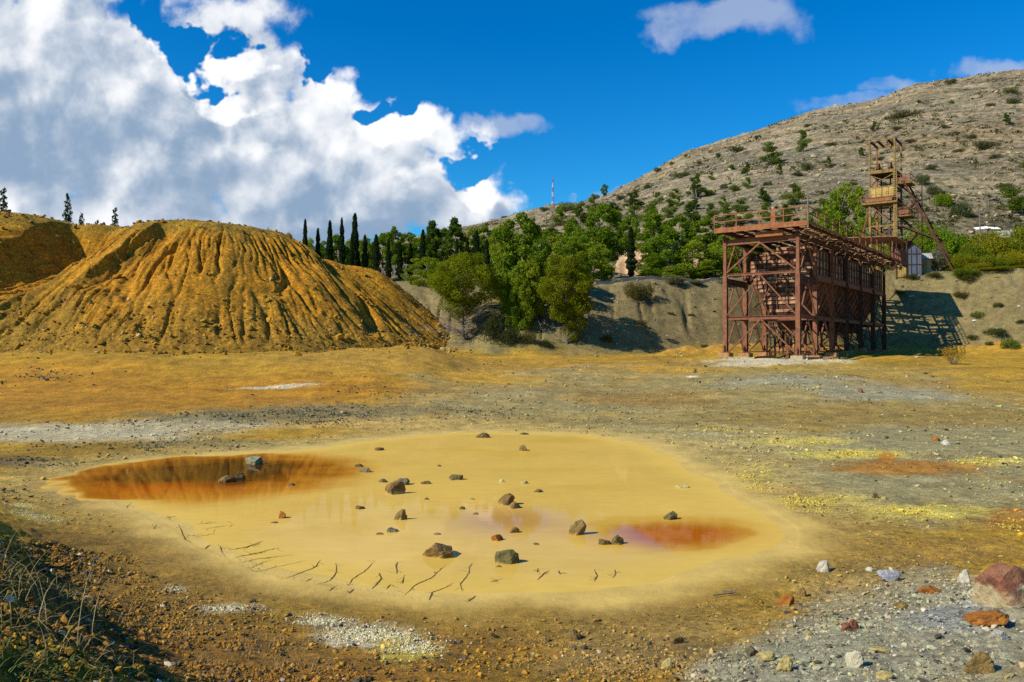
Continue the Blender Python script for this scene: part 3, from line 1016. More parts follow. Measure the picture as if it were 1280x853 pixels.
def rock_mesh(seed, dims, cols, flat=0.0, lean=0.0, split_h=None):
    """angular boulder: a ball cut by random planes, roughened; base is flattened to sit in the mud"""
    r = np.random.default_rng(seed)
    V = ICO3[0].copy()
    rad_ = np.full(len(V), 9.0)
    for i in range(11):
        n = r.normal(size=3)
        n /= np.linalg.norm(n)
        dd = r.uniform(.52, .95)
        c = V @ n
        rad_ = np.minimum(rad_, np.where(c > 0.05, dd / np.maximum(c, .05), 9))
    V = V * np.minimum(rad_, 1.12)[:, None]
    V = V * (1 + 0.17 * fbm(V[:, 0] * 2 + seed, V[:, 1] * 2 + V[:, 2] * 1.7, seed % 50, 4)[:, None] + 0.075 * fbm(V[:, 0] * 7 + seed, V[:, 1] * 8 + V[:, 2] * 7, seed % 50 + 5, 3)[:, None])
    z = V[:, 2]
    V[:, 0] += lean * (z + .3)
    V = V * np.array([dims[0] / 2, dims[1] / 2, dims[2] / 1.35])
    V[:, 2] += dims[2] * 0.27
    n1 = fbm(V[:, 0] / dims[0] * 3 + seed, V[:, 2] / dims[2] * 2 + V[:, 1] / dims[1] * 2, 3, 4)[:, None]
    c = lerp(np.array(cols[0]), np.array(cols[1]), sstep(-.15, .3, n1))
    if len(cols) > 2:                        # tide line or second colour low down
        c = lerp(c, np.array(cols[2]), sstep(.30, .16, V[:, 2] / dims[2] + 0.25 * n1[:, 0])[:, None] if split_h is None else sstep(split_h + .03, split_h - .03, V[:, 2] / dims[2] + .5 * n1[:, 0])[:, None])
    return mesh_np('rock', V, ICO3[1], False, {'tint': np.clip(c, .01, .9)})


DRK, BRN, GRN = ((.120, .088, .030), (.175, .128, .042)), ((.21, .125, .038), (.13, .085, .028)), ((.16, .140, .045), (.105, .092, .036))
OCR, GRY, YEL = ((.26, .17, .05), (.18, .12, .04)), ((.19, .16, .085), (.125, .105, .055)), ((.48, .38, .14), (.36, .28, .10))
ORA, WHT, RED = ((.36, .14, .02), (.28, .10, .02)), ((.50, .46, .34), (.38, .35, .26)), ((.20, .07, .04), (.27, .12, .06))
ROCKS = [  # px, base py, width, height (photo px), colours, lean, label
    (548.5, 702, 55, 19, BRN + ((.34, .24, .06),), 0, 'largest rock in the pool, long flat brown slab with a pale tide line'),
    (631, 709, 31, 20, GRN, 0, 'pointed dark green rock right of the long flat brown slab'),
    (624, 711.5, 8, 3, DRK, 0, 'tiny dark chip at the left foot of the pointed dark green rock'),
    (492, 624.5, 26, 18, BRN + ((.45, .34, .12),), 0, 'rounded brown boulder with a whitish rim in the middle of the pool'),
    (505, 611.5, 17, 11, GRY, 0, 'blocky grey rock just behind the rounded brown boulder'),
    (478, 607.5, 12, 5, DRK, 0, 'low dark rock left behind the rounded brown boulder'),
    (534, 610, 14, 6, BRN, 0, 'flat brown rock right of the blocky grey rock'),
    (570, 605, 23, 8, DRK, 0, 'wide low dark rock standing alone right of the flat brown rock'),
    (449, 588, 11, 5, DRK, 0, 'small dark rock at the edge of the cypress reflections'),
    (458, 595, 15, 6, GRY, 0, 'grey jagged rock just in front of the small dark rock by the reflections'),
    (449, 641, 13, 5, DRK, 0, 'low dark rock alone in yellow water below the rounded boulder'),
    (500, 656, 16, 13, OCR, .25, 'upright ochre rock with a yellow reflection above two small grey rocks'),
    (490.5, 669.5, 13, 6, GRY, 0, 'small grey rock in front of the upright ochre rock'),
    (475, 672, 10, 4, BRN, 0, 'small brown rock left of the small grey rock'),
    (546, 673.5, 13, 4, OCR, 0, 'flat sunken ochre rock behind the long flat brown slab'),
    (630, 638, 20, 13, BRN, .4, 'tilted brown slab in the pinkish water'),
    (643, 641.5, 14, 12, OCR, 0, 'blocky ochre rock leaning on the tilted brown slab'),
    (655, 567.5, 11, 7, BRN, 0, 'brown rock standing alone near the far shore'),
    (603, 549.5, 16, 6, DRK, 0, 'dark rock at the far shore of the pool, left one'),
    (655, 544.5, 12, 4, DRK, 0, 'low dark rock on the far shoreline behind the lone brown rock'),
    (473.5, 565.5, 12, 5, BRN, 0, 'brown rock near the far shore above the cypress reflections'),
    (655, 609.5, 13, 5, YEL, 0, 'low yellowish rock behind the tilted brown slab'),
    (626.5, 607.5, 7, 4, ((.62, .55, .25), (.5, .42, .2)), 0, 'tiny pale yellow stone in the middle of the pool'),
    (673, 620.5, 12, 5, DRK, 0, 'dark flat rock right behind the blocky ochre rock'),
    (643, 672, 14, 7, BRN, 0, 'brown rock between the pointed green rock and the tilted slab'),
    (620, 682, 17, 8, ORA, 0, 'orange brown rock just above the pointed dark green rock'),
    (670, 685.5, 11, 4, DRK, 0, 'flat dark rock right of the orange brown rock'),
    (720, 675, 20, 17, OCR, .35, 'leaning ochre rock with a long blue shadow left of the orange water'),
    (756, 685, 14, 10, DRK, 0, 'left one of two dark rocks below the purple water'),
    (772, 685, 15, 12, DRK, .2, 'right spiky one of two dark rocks below the purple water'),
    (578, 642, 7, 4, DRK, 0, 'small dark stone left of the pink water'),
    (595, 648.5, 8, 4, DRK, 0, 'small dark stone at the left edge of the pink water'),
    (534, 629.5, 6, 3, DRK, 0, 'tiny dark stone below the flat brown rock'),
    (589, 629.5, 9, 4, YEL, 0, 'small sunken yellowish stone between wide dark rock and tilted slab'),
    (549, 587, 6, 3, DRK, 0, 'tiny dark stone behind the wide low dark rock'),
    (839, 653, 20, 11, GRN, 0, 'greenish rock at the top edge of the orange water'),
    (352.5, 651, 13, 9, ORA, 0, 'rusty orange brown rock alone in the left part of the pool'),
    (343, 656, 8, 3, DRK, 0, 'flat dark stone left of the rusty orange brown rock'),
    (282, 613.5, 22, 10, BRN, 0, 'brown half of the rock pair in the dark red water'),
    (296, 613, 17, 12, DRK, 0, 'dark half of the rock pair in the dark red water'),
    (317, 590, 26, 13, ((.24, .235, .14), (.16, .155, .09)), 0, 'pale green grey rock behind the rock pair in the dark red water'),
    (363, 612.5, 10, 4, DRK, 0, 'small dark rock at the right end of the dark red water'),
    (717, 801, 20, 17, OCR, 0, 'ochre stone with a dark shadow on the bare brown shore in front'),
    (1280, 764, 122, 46, ((.19, .065, .038), (.30, .14, .07), (.46, .36, .19)), 0, 'big red and cream boulder at the right edge of the gravel'),
    (1167, 744, 29, 9, ORA, 0, 'small orange slab on the grey gravel left of the big boulder'),
    (1237, 785, 50, 18, ORA, 0, 'long rusty orange slab in front of the big boulder'),
    (1249, 801, 24, 13, WHT, 0, 'whitish grey stone touching the long rusty orange slab'),
    (1223, 843, 36, 22, OCR, 0, 'dull ochre stone on the gravel at the lower right'),
    (960, 825, 25, 11, YEL, 0, 'flat yellow slab in the front gravel'),
    (981, 843, 21, 19, YEL, 0, 'upright yellow stone right of the flat yellow slab'),
    (1067, 836, 21, 20, ((.52, .47, .30), (.40, .36, .26)), .2, 'cream and grey upright stone in the front gravel'),
    (1108, 850, 28, 9, YEL, 0, 'cream topped flat stone at the lower edge of the gravel'),
    (1099, 815, 25, 7, YEL, 0, 'low pale yellow stone behind the cream and grey upright stone'),
    (1001, 746, 13, 10, OCR, 0, 'ochre stone at the left side of the grey gravel'),
    (1031, 715, 17, 11, WHT, 0, 'white stone at the upper rim of the gravel heap'),
    (1087, 716, 11, 6, WHT, 0, 'small white stone on the crest of the gravel heap'),
    (1112, 727, 28, 13, ((.34, .34, .34), (.25, .25, .26)), 0, 'light grey lump on the gravel heap'),
    (1057, 790, 13, 10, RED, 0, 'left red brown stone of two in the middle of the gravel'),
    (1067, 786, 12, 10, RED, 0, 'right red brown stone of two in the middle of the gravel'),
    (984, 758, 20, 12, ORA, 0, 'orange brown stone on the left flank of the gravel'),
    (1090, 748, 12, 7, OCR, 0, 'ochre stone below the light grey lump'),
    (1124, 761, 20, 9, OCR, 0, 'flat ochre stone in the middle of the gravel'),
    (1205, 731, 17, 16, WHT, 0, 'white stone beside the big red and cream boulder'),
    (1215, 745, 12, 10, WHT, 0, 'smaller white stone between the big boulder and the gravel'),
    (846, 805, 20, 12, OCR, 0, 'ochre and dark stone on the brown grit left of the gravel'),
    (834, 836, 17, 13, YEL, 0, 'yellow stone low on the brown grit left of the gravel'),
    (939, 819, 17, 13, GRY, 0, 'grey stone left of the flat yellow slab'),
    (1184, 558, 14, 7, WHT, 0, 'white stone on the small gravel mound at mid distance'),
    (1171, 552, 11, 6, ORA, 0, 'orange stone beside the white stone on the small mound'),
    (1076, 492, 6, 6, RED, 0, 'small red lump on the flat in front of the ore bin'),
    (1094, 624, 7, 9, DRK, 0, 'dark upright stub among the yellow sulphur crust'),
    (854, 611, 17, 6, YEL, 0, 'pale block at the right shore of the pool'),
    (869, 467, 5, 5, DRK, 0, 'dark lump beside the white patch left of the ore bin'),
    (530, 0, 0, 0, None, 0, '')]
for i, (px, py, wp, hp, cols, lean, lab) in enumerate(ROCKS):
    if not wp:
        continue
    if i < 42 and len(cols) == 2:
        cols = cols + ((.38, .26, .06),)
    p = hit(px, py - hp * 0.12)
    k = p.y / F
    sx, sz = wp * k, hp * k * 1.12
    sy = max(sx * 0.75, sz * 0.9)
    o = link('boulder' if wp > 60 else ('rock' if i < 42 else 'stone'), rock_mesh(100 + i, (sx * 1.04, sy, sz), cols, 0, lean, 0.45 if wp > 60 else None), M['stone'])
    o.location = (p.x, p.y + sy * .3, max(p.z, 0) - (0.012 + .10 * sz if i < 42 else .012))
    tag(o, lab, 'boulder' if wp > 60 else ('rock' if i < 42 else 'stone'), 'rocks standing in the shallow pool' if i < 42 else ('loose stones on the grit' if i > 42 else None))

# ------------------------------------------------------------------ GRAVEL, CLODS, RUBBLE (nobody could count them)
def scatter_mesh(name, P, S, T, seed, squash=0.65, sink=0.25):
    r = np.random.default_rng(seed)
    n = len(P)
    B = ICO1[0]
    V = B[None] * (1 + r.uniform(-.38, .30, (n, len(B), 1)))
    V = V * r.uniform(.6, 1.35, (n, 1, 3)) * np.array([1, 1, squash])
    a = r.uniform(0, 6.283, n)
    ca, sa = np.cos(a)[:, None], np.sin(a)[:, None]
    X = V[..., 0] * ca - V[..., 1] * sa
    Y = V[..., 0] * sa + V[..., 1] * ca
    t = r.uniform(-.5, .5, n)[:, None]
    Z = V[..., 2] + X * t
    V = np.stack([X, Y, Z], -1) * (S / 2)[:, None, None]
    V = V + P[:, None, :]
    V[..., 2] += (S * (0.5 - sink) * squash)[:, None]
    Fc = ICO1[1][None] + (np.arange(n) * len(B))[:, None, None]
    tt = np.repeat(np.clip(T, .01, .9), len(B), axis=0)
    return mesh_np(name, V.reshape(-1, 3), Fc.reshape(-1, 3), False, {'tint': tt})


def stuff(name, me, mat, label, cat):
    return tag(link(name, me, mat), label, cat, kind='stuff')


def polar(n, r0, r1, a0, a1, power=1.0):
    r = r0 * (r1 / r0) ** (rng.random(n) ** power)
    a = np.radians(rng.uniform(a0, a1, n))
    return r * np.sin(a), r * np.cos(a)


def pond_sd(x, y):
    return poly_sd(x, y, POND) + 0.30 * fbm(x * 0.45, y * 0.45, 21, 3)


def vary(col, lo, hi, pale=.05, dark=.12):
    n = len(col)
    c = col * rng.uniform(lo, hi, (n, 1)) * rng.uniform(.9, 1.1, (n, 3))
    q = rng.random(n)
    c[q < pale] = np.array((.48, .43, .30)) * rng.uniform(.7, 1.2, ((q < pale).sum(), 1))
    c[q > 1 - dark] = np.array((.06, .05, .035)) * rng.uniform(.7, 1.5, ((q > 1 - dark).sum(), 1))
    return c


x, y = polar(110000, 3.2, 74, -42, 42)
sd = pond_sd(x, y)
greyish = ground_tint(x, y)[0]
g_ness = greyish[:, 2] / (greyish[:, 0] + 1e-6)
keep = (sd < -.5) & (rng.random(len(x)) < np.clip(.07 + 2.6 * (g_ness - .04), .06, 1) * np.clip(.5 + 1.6 * fbm(x * .4, y * .25, 301, 4), .08, 1))
x, y, gc = x[keep], y[keep], greyish[keep]
rr = np.hypot(x, y)
S = np.clip(rng.lognormal(-.15, .55, len(x)), .3, 3.2) * .017 * (rr / 6) ** .68
P = np.stack([x, y, ground_h(x, y)], 1)
stuff('gravel', scatter_mesh('gravel', P, S, vary(gc, .65, 1.5), 1), M['pebble'], 'loose grey and ochre gravel strewn over the flat', 'gravel')

# the blue grey gravel heap in front on the right
x, y = rng.uniform(.8, 7.5, 100000), rng.uniform(3.4, 9.5, 100000)
gc = ground_tint(x, y)[0]
bl = sstep(.35, .75, gc[:, 2] / gc[:, 0])
keep = (pond_sd(x, y) < -.6) & (rng.random(len(x)) < .04 + .75 * bl * np.clip(.55 + 1.2 * fbm(x * 1.4, y * 1.4, 303, 4), .1, 1))
x, y, gc = x[keep], y[keep], gc[keep]
S = np.clip(rng.lognormal(-.3, .65, len(x)), .3, 4.0) * .0145
c = vary(gc, .7, 1.4, .04, .12)
q = rng.random(len(x))
c[q < .06] = np.array((.36, .27, .09)) * rng.uniform(.7, 1.2, ((q < .06).sum(), 1))
stuff('gravel', scatter_mesh('gravel', np.stack([x, y, ground_h(x, y)], 1), S, c, 2), M['pebble'], 'blue grey stone chips heaped in front on the right', 'gravel')

# brown clods of the bank on the left and the broken soil in front
x, y = rng.uniform(-5.5, 1.2, 110000), rng.uniform(2.2, 9.5, 110000)
gc = ground_tint(x, y)[0]
dl = ((x + .75) * 5.5 + (y - 3.6) * 3.6) / -6.57
keep = (pond_sd(x, y) < -.9) & (rng.random(len(x)) < np.clip(.16 + .30 * sstep(6.6, 5.4, y) + .84 * sstep(-1.4, .5, dl), 0, 1) * np.clip(.55 + 1.3 * fbm(x * 1.6, y * 1.6, 305, 4), .05, 1))
x, y, gc, dl = x[keep], y[keep], gc[keep], dl[keep]
S = np.clip(rng.lognormal(-.2, .6, len(x)), .3, 2.8) * (.015 + .009 * sstep(-.3, 1, dl)) * np.clip((np.hypot(x, y) - 1.6) / 3.2, .3, 1)
stuff('soil_clods', scatter_mesh('soil_clods', np.stack([x, y, ground_h(x, y)], 1), S, vary(gc, .6, 1.7, .02, .16), 3, .8), M['pebble'], 'crumbly brown soil clods on the low bank at the front left', 'soil')

# bands of dark slag grit, sulphur lumps and salt grains
def patch(n, px, py, rx, ry):
    u = rng.normal(0, .45, (n, 2))
    out = []
    for k in range(n):
        a, b = px + u[k, 0] * rx, py + u[k, 1] * ry
        yy_ = CAM_Z * F / (max(b, 446) - HOR)
        out.append(((a - 640) / F * yy_, yy_))
    o = np.array(out)
    c0, f0 = hit(px, py), flat_pt(px, py)
    o = o * (c0.y / f0[1])                   # the patch lies on the land, not on the pool's level
    return o[:, 0], o[:, 1]


A = []
for n, px, py, rx, ry in ((1100, 330, 521, 110, 7), (700, 420, 514, 70, 5), (600, 440, 528, 90, 5), (500, 240, 556, 80, 5), (700, 40, 578, 75, 5), (300, 130, 560, 120, 8), (350, 20, 620, 40, 12), (500, 600, 516, 90, 6), (300, 380, 520, 200, 12), (260, 690, 545, 120, 5), (500, 470, 488, 60, 5), (400, 60, 470, 70, 3), (260, 200, 562, 110, 9)):
    A.append(np.stack(patch(n, px, py, rx, ry), 1))
A = np.vstack(A)
A = A[(pond_sd(A[:, 0], A[:, 1]) < -.05) & (rng.random(len(A)) < np.clip(.38 + 1.9 * fbm(A[:, 0] * .55, A[:, 1] * .8, 340, 4), .03, 1))]
x, y = A.T
rr = np.hypot(x, y)
S = np.clip(rng.lognormal(-.1, .5, len(x)), .35, 2.6) * .034 * (rr / 20) ** .8
c = np.array((.085, .078, .045)) * rng.uniform(.6, 1.9, (len(x), 1))
stuff('slag_grit', scatter_mesh('slag_grit', np.stack([x, y, ground_h(x, y)], 1), S, c, 4, .8), M['pebble'], 'dark slag grit lying in bands across the orange flat', 'slag')

A = []
for n, px, py, rx, ry in ((500, 990, 552, 60, 4), (600, 1060, 568, 75, 5), (1000, 938, 600, 26, 18), (900, 1000, 628, 80, 8), (800, 1140, 640, 90, 7), (350, 1235, 578, 45, 5), (250, 1020, 640, 30, 5), (300, 900, 538, 40, 3), (260, 1265, 655, 30, 8)):
    A.append(np.stack(patch(n, px, py, rx, ry), 1))
A = np.vstack(A)
A = A[(pond_sd(A[:, 0], A[:, 1]) < -.3) & (rng.random(len(A)) < np.clip(.40 + 2.0 * fbm(A[:, 0] * .9, A[:, 1] * .9, 341, 4), .03, 1))]
x, y = A.T
S = np.clip(rng.lognormal(-.1, .5, len(x)), .35, 2.4) * .024 * (np.hypot(x, y) / 15) ** .8
c = np.array((.50, .375, .055)) * rng.uniform(.6, 1.25, (len(x), 1))
stuff('sulphur_crust', scatter_mesh('sulphur_crust', np.stack([x, y, ground_h(x, y)], 1), S, c, 5, .8), M['pebble'], 'yellow sulphur crumbs crusting the shore right of the pool', 'crust')

A = []
for n, px, py, rx, ry in ((2600, 465, 792, 62, 13), (900, 405, 775, 34, 8), (900, 520, 806, 36, 16), (700, 290, 760, 40, 6), (160, 220, 736, 14, 4), (500, 45, 645, 45, 6), (200, 30, 632, 24, 3)):
    A.append(np.stack(patch(n, px, py, rx, ry), 1))
A = np.vstack(A)
x, y = A.T
S = np.clip(rng.lognormal(-.1, .5, len(x)), .35, 2.4) * .0095
c = np.where(rng.random((len(x), 1)) < .6, np.array((.70, .65, .46)), np.array((.55, .47, .16))) * rng.uniform(.6, 1.2, (len(x), 1))
stuff('salt_crust', scatter_mesh('salt_crust', np.stack([x, y, ground_h(x, y)], 1), S, c, 6, .8), M['pebble'], 'white and yellow salt grains crusting the brown shore in front', 'crust')

# rubble on the spoil heap and at its foot
x, y = rng.uniform(-60, 0, 90000), rng.uniform(46, 84, 90000)
z = heap_h(x, y)
zg = ground_h(x, y, False)
dn = np.clip((13.2 - z) / 10.6, 0, 1)
on = z > zg
cl = fbm(x * .35, y * .35, 310, 4)
pr_ = np.where(on, .04 + .55 * sstep(.62, .98, dn) + .20 * sstep(.15, .0, dn) + .25 * sstep(.1, .4, cl), .20 * np.exp(-np.maximum(zg - z, 0) / 1.2)) * np.clip(.6 + 1.2 * cl, .1, 1)
keep = rng.random(len(x)) < pr_ * .42
x, y, z, zg = x[keep], y[keep], z[keep], zg[keep]
S = np.clip(rng.lognormal(-.3, .55, len(x)), .3, 3.2) * .19
c = np.array((.34, .165, .010)) * rng.uniform(.5, 1.5, (len(x), 1))
q = rng.random(len(x))
c[q < .35] = np.array((.22, .140, .020)) * rng.uniform(.5, 1.5, ((q < .35).sum(), 1))
c[q > .93] = np.array((.50, .38, .16)) * rng.uniform(.7, 1.2, ((q > .93).sum(), 1))
stuff('rubble', scatter_mesh('rubble', np.stack([x, y, np.maximum(z, zg)], 1), S, c, 7, .8), M['pebble'], 'orange and olive stones rolled down the spoil heap', 'rubble')

# stones and bits of scrap on the embankment, pale rocks on the hill
x, y = rng.uniform(4, 70, 26000), rng.uniform(64, 104, 26000)
zg = ground_h(x, y, False)
keep = (zg > 2.6) & (rng.random(len(x)) < .20)
x, y, zg = x[keep], y[keep], zg[keep]
S = np.clip(rng.lognormal(-.3, .5, len(x)), .3, 3) * .16
c = np.array((.24, .19, .10)) * rng.uniform(.5, 1.5, (len(x), 1))
q = rng.random(len(x))
c[q > .90] = np.array((.55, .50, .40)) * rng.uniform(.7, 1.2, ((q > .90).sum(), 1))
stuff('rubble', scatter_mesh('rubble', np.stack([x, y, zg], 1), S, c, 8, .6), M['pebble'], 'pale stones scattered on the grey embankment', 'rubble')

u, y = rng.uniform(-.12, .80, 60000), 128 * (430 / 128) ** rng.random(60000)
x = u * y
z = hill_h(x, y)
keep = rng.random(len(x)) < np.clip(.25 + 1.1 * fbm(x * .05, z * .12, 320, 4), .03, 1) * .40
x, y, z = x[keep], y[keep], z[keep]
S = np.clip(rng.lognormal(-.3, .6, len(x)), .25, 4) * .55 * (y / 220) ** .5
c = np.array((.31, .235, .14)) * rng.uniform(.5, 1.45, (len(x), 1))
stuff('limestone_rubble', scatter_mesh('limestone_rubble', np.stack([x, y, z], 1), S, c, 9, .7, .35), M['pebble'], 'pale limestone rocks breaking out of the bare hillside', 'rocks')


# ------------------------------------------------------------------ FOLIAGE
def leaf_mesh(name, Cn, L, Wd, T, seed, upright=0.0):
    r = np.random.default_rng(seed)
    n = len(Cn)
    a = r.normal(size=(n, 3))
    a[:, 2] = a[:, 2] * (1 + 2 * upright) + upright * 2.0
    a /= np.linalg.norm(a, axis=1, keepdims=True)
    b = np.cross(a, r.normal(size=(n, 3)))
    b /= np.linalg.norm(b, axis=1, keepdims=True)
    a *= (L / 2)[:, None]
    b *= (Wd / 2)[:, None]
    V = np.stack([Cn - a, Cn + b - a * .1, Cn + a, Cn - b - a * .1], 1).reshape(-1, 3)
    Fc = np.arange(n * 4).reshape(-1, 4)
    return mesh_np(name, V, Fc, False, {'tint': np.repeat(np.clip(T, .005, .9), 4, axis=0)})


def blob_leaves(blobs, n, lo, hi, base, alt, seed, shell=.5, fray=.12):
    r = np.random.default_rng(seed)
    w_ = np.array([b[1][0] * b[1][1] + b[1][0] * b[1][2] for b in blobs]) ** .9
    idx = r.choice(len(blobs), n, p=w_ / w_.sum())
    cs = np.array([b[0] for b in blobs])[idx]
    rs = np.array([b[1] for b in blobs])[idx]
    dv = r.normal(size=(n, 3))
    dv /= np.linalg.norm(dv, axis=1, keepdims=True)
    rad_ = (shell + (1 - shell) * r.random(n) ** .6) + r.exponential(fray, n) * (r.random(n) < .35)
    Pn = cs + dv * rs * rad_[:, None]
    tb = r.random(len(blobs))[idx]
    T = lerp(np.array(base), np.array(alt), (tb * .7 + .3 * r.random(n))[:, None]) * r.uniform(.75, 1.25, (n, 1))
    L = r.uniform(lo, hi, n)
    return Pn, L, T


def limb_tree(H, r0, limbs, seed, lean=0.1, top=.8):
    r = random.Random(seed)
    mb = MB()
    pts = [Vector((0, 0, -.25))]
    for i in range(1, 7):
        pts.append(Vector((pts[-1].x + r.uniform(-lean, lean) * H * .06, pts[-1].y + r.uniform(-lean, lean) * H * .06, H * top * i / 6)))
    for i in range(6):
        mb.tube(pts[i], pts[i + 1], r0 * (1 - i / 7), r0 * (1 - (i + 1) / 7), 7)
    for b in limbs:
        b = Vector(b)
        zt = max(min(b.z - .25 * math.hypot(b.x, b.y), H * top * .95), H * .08)
        k = min(zt / (H * top) * 6, 5.99)
        i = int(k)
        s = pts[i].lerp(pts[i + 1], k - i)
        mid = s.lerp(b, .5) + Vector((0, 0, -.06 * H * r.random()))
        rr_ = r0 * .38 * (1 - zt / H * .6)
        mb.tube(s, mid, rr_, rr_ * .7, 5)
        mb.tube(mid, b, rr_ * .7, rr_ * .25, 5)
    return mb


PROTO = {}


def proto(kind, trunk_mb, leaves, upright=0.0, width=.42):
    Pn, L, T = leaves
    cm = leaf_mesh('crown', Pn, L, L * width, T, hash(kind) % 1000 if False else len(PROTO) + 40, upright)
    cm.materials.append(M['leaf'])
    tm = None
    if trunk_mb:
        tm = bpy.data.meshes.new('trunk')
        tm.from_pydata(trunk_mb.V, [], trunk_mb.F)
        tm.update()
        tm.materials.append(M['bark'])
    PROTO[kind] = (tm, cm)


def pine_proto(kind, H, R_, seed, base, alt, n=9000, low=.15, nb=30, power=.75, lo=.18, hi=.38, top=.55):
    r = random.Random(seed)
    bl = []
    for i in range(nb):
        h = low + (.94 - low) * (i + r.random()) / nb
        v = (h - low) / (1 - low)
        rh = R_ * (math.sin(math.pi * min(.16 + v * .60, 1)) ** .8 if v < top else max(1 - ((v - top) / (1.02 - top)) ** 2, 0) ** power)
        a = i * 2.4 + r.uniform(-.6, .6)
        off = rh * r.uniform(.35, 1.0)
        br = R_ * r.uniform(.15, .36)
        bl.append(((off * math.cos(a), off * math.sin(a), h * H - br * .3), (br, br, br * r.uniform(.6, .85))))
    bl.append(((.1, 0, H * .94), (.5, .5, .5)))
    proto(kind, limb_tree(H, .16, [b[0] for b in bl[::2]], seed, .3, .9), blob_leaves(bl, n, lo, hi, base, alt, seed, .45, .16))


def ragged_proto(kind, H, R_, seed, base, alt, n, nb):
    r = random.Random(seed)
    bl = []
    for i in range(nb):
        h = .16 + .78 * (i + r.random()) / nb
        a = r.uniform(0, 6.283)
        off = R_ * (1 - .75 * h ** 2) * r.uniform(.2, .95)
        br = R_ * r.uniform(.20, .46) * (1.1 - .4 * h)
        bl.append(((off * math.cos(a), off * math.sin(a), h * H), (br * 1.2, br * 1.2, br * .75)))
    proto(kind, limb_tree(H, .18, [b[0] for b in bl], seed, .6, .9), blob_leaves(bl, n, .22, .46, base, alt, seed, .3, .22))


ragged_proto('pine_f', 7, 2.7, 31, (.075, .125, .014), (.130, .170, .018), 4200, 13)
ragged_proto('pine_g', 7, 3.0, 32, (.085, .140, .012), (.150, .195, .018), 4200, 11)
ragged_proto('pine_h', 7, 2.4, 33, (.060, .105, .016), (.105, .145, .020), 4200, 15)
GREEN, GREEN2 = (.120, .195, .014), (.200, .255, .018)
pine_proto('pine_a', 7, 2.5, 1, GREEN, GREEN2, power=.9, top=.35)
pine_proto('pine_b', 7, 2.2, 2, (.110, .180, .015), (.185, .240, .018), power=.7, nb=30, n=10000)
pine_proto('pine_c', 7, 3.0, 3, (.135, .205, .013), (.225, .270, .018), power=.6, low=.06, nb=36, n=11000, top=.5)
pine_proto('pine_d', 7, 1.6, 4, (.070, .120, .022), (.120, .165, .024), power=1.0, low=.12, nb=26, n=7000, top=.2)
pine_proto('pine_e', 7, 2.8, 5, (.095, .165, .014), (.165, .225, .014), power=.6, low=.2, nb=28, n=11000)


def cypress_proto(kind, H, R_, seed, n=4200, ragged=.12):
    r = np.random.default_rng(seed)
    h = r.random(n) ** .85
    prof = np.where(h < .18, .35 + .65 * h / .18, (1 - ((h - .18) / .82)) ** .55) * (1 + ragged * np.sin(h * 21 + seed) + ragged * np.sin(h * 47))
    a = r.uniform(0, 6.283, n)
    rad_ = R_ * prof * (.45 + .6 * r.random(n) ** .5) + .02
    Pn = np.stack([rad_ * np.cos(a), rad_ * np.sin(a), .15 + h * (H - .25)], 1)
    T = lerp(np.array((.018, .034, .014)), np.array((.040, .060, .018)), r.random(n)[:, None])
    proto(kind, MB().tube((0, 0, -.3), (0, 0, H * .5), .10, .05, 6), (Pn, r.uniform(.16, .36, n), T), 1.2, .36)


cypress_proto('cypress_a', 6, .42, 1)
cypress_proto('cypress_b', 6, .38, 2, 3800, .2)
cypress_proto('cypress_c', 6, .50, 3, 4400, .16)
# young open fir on the heap
bl = []
rf = random.Random(9)
for i in range(46):
    h = .1 + .88 * i / 45
    a = i * 2.4
    rh = 1.25 * (1 - h) + .10
    bl.append(((rh * .62 * math.cos(a), rh * .62 * math.sin(a), h * 6 - .05), (rh * .42 + .06, rh * .42 + .06, .17)))
proto('fir', limb_tree(6, .10, [b[0] for b in bl[::3]], 3, .05, .97), blob_leaves(bl, 5200, .10, .24, (.022, .042, .018), (.045, .068, .024), 9, .3, .2))


def shrub_proto(kind, R_, H, seed, base, alt, n=2600, nb=12, lo=.10, hi=.22, stems=True):
    r = random.Random(seed)
    bl = []
    for i in range(nb):
        a, d_ = r.uniform(0, 6.283), R_ * math.sqrt(r.random()) * .75
        br = R_ * r.uniform(.28, .45)
        bl.append(((d_ * math.cos(a), d_ * math.sin(a), max(H * r.uniform(.3, .8) * (1 - .4 * d_ / R_), br * .3)), (br, br, min(br, H * .35))))
    mb = MB()
    for b in bl:
        mb.tube((0, 0, -.15), b[0], .035, .012, 5)
    proto(kind, mb if stems else None, blob_leaves(bl, n, lo, hi, base, alt, seed, .4, .15))


shrub_proto('shrub_a', 1.5, 1.5, 1, (.085, .130, .018), (.140, .180, .026))
shrub_proto('shrub_b', 1.6, 1.1, 2, (.070, .088, .034), (.115, .128, .045))
shrub_proto('shrub_c', 1.4, 1.8, 3, (.080, .140, .012), (.130, .190, .016), n=3200)
shrub_proto('olive_bush', 1.5, 3.4, 4, (.135, .145, .085), (.190, .195, .120), 7000, 22)
shrub_proto('flat_scrub', 2.0, .9, 5, (.060, .066, .028), (.095, .095, .040))
shrub_proto('big_bush', 2.8, 4.4, 6, (.165, .185, .010), (.270, .240, .014), 15000, 40, .12, .26)
shrub_proto('green_bush', 2.6, 3.6, 7, (.110, .185, .010), (.170, .240, .014), 10000, 28, .14, .30)
shrub_proto('orange_bush', 1.0, 2.4, 8, (.30, .19, .012), (.38, .24, .02), 1500, 16, .05, .13)
shrub_proto('dark_bush', 1.5, 1.8, 10, (.040, .052, .020), (.070, .078, .026), 5200, 16, .08, .16)
shrub_proto('brown_bush', 1.6, 2.2, 11, (.085, .085, .020), (.120, .110, .026), 6000, 18, .07, .16)

VEG = {}


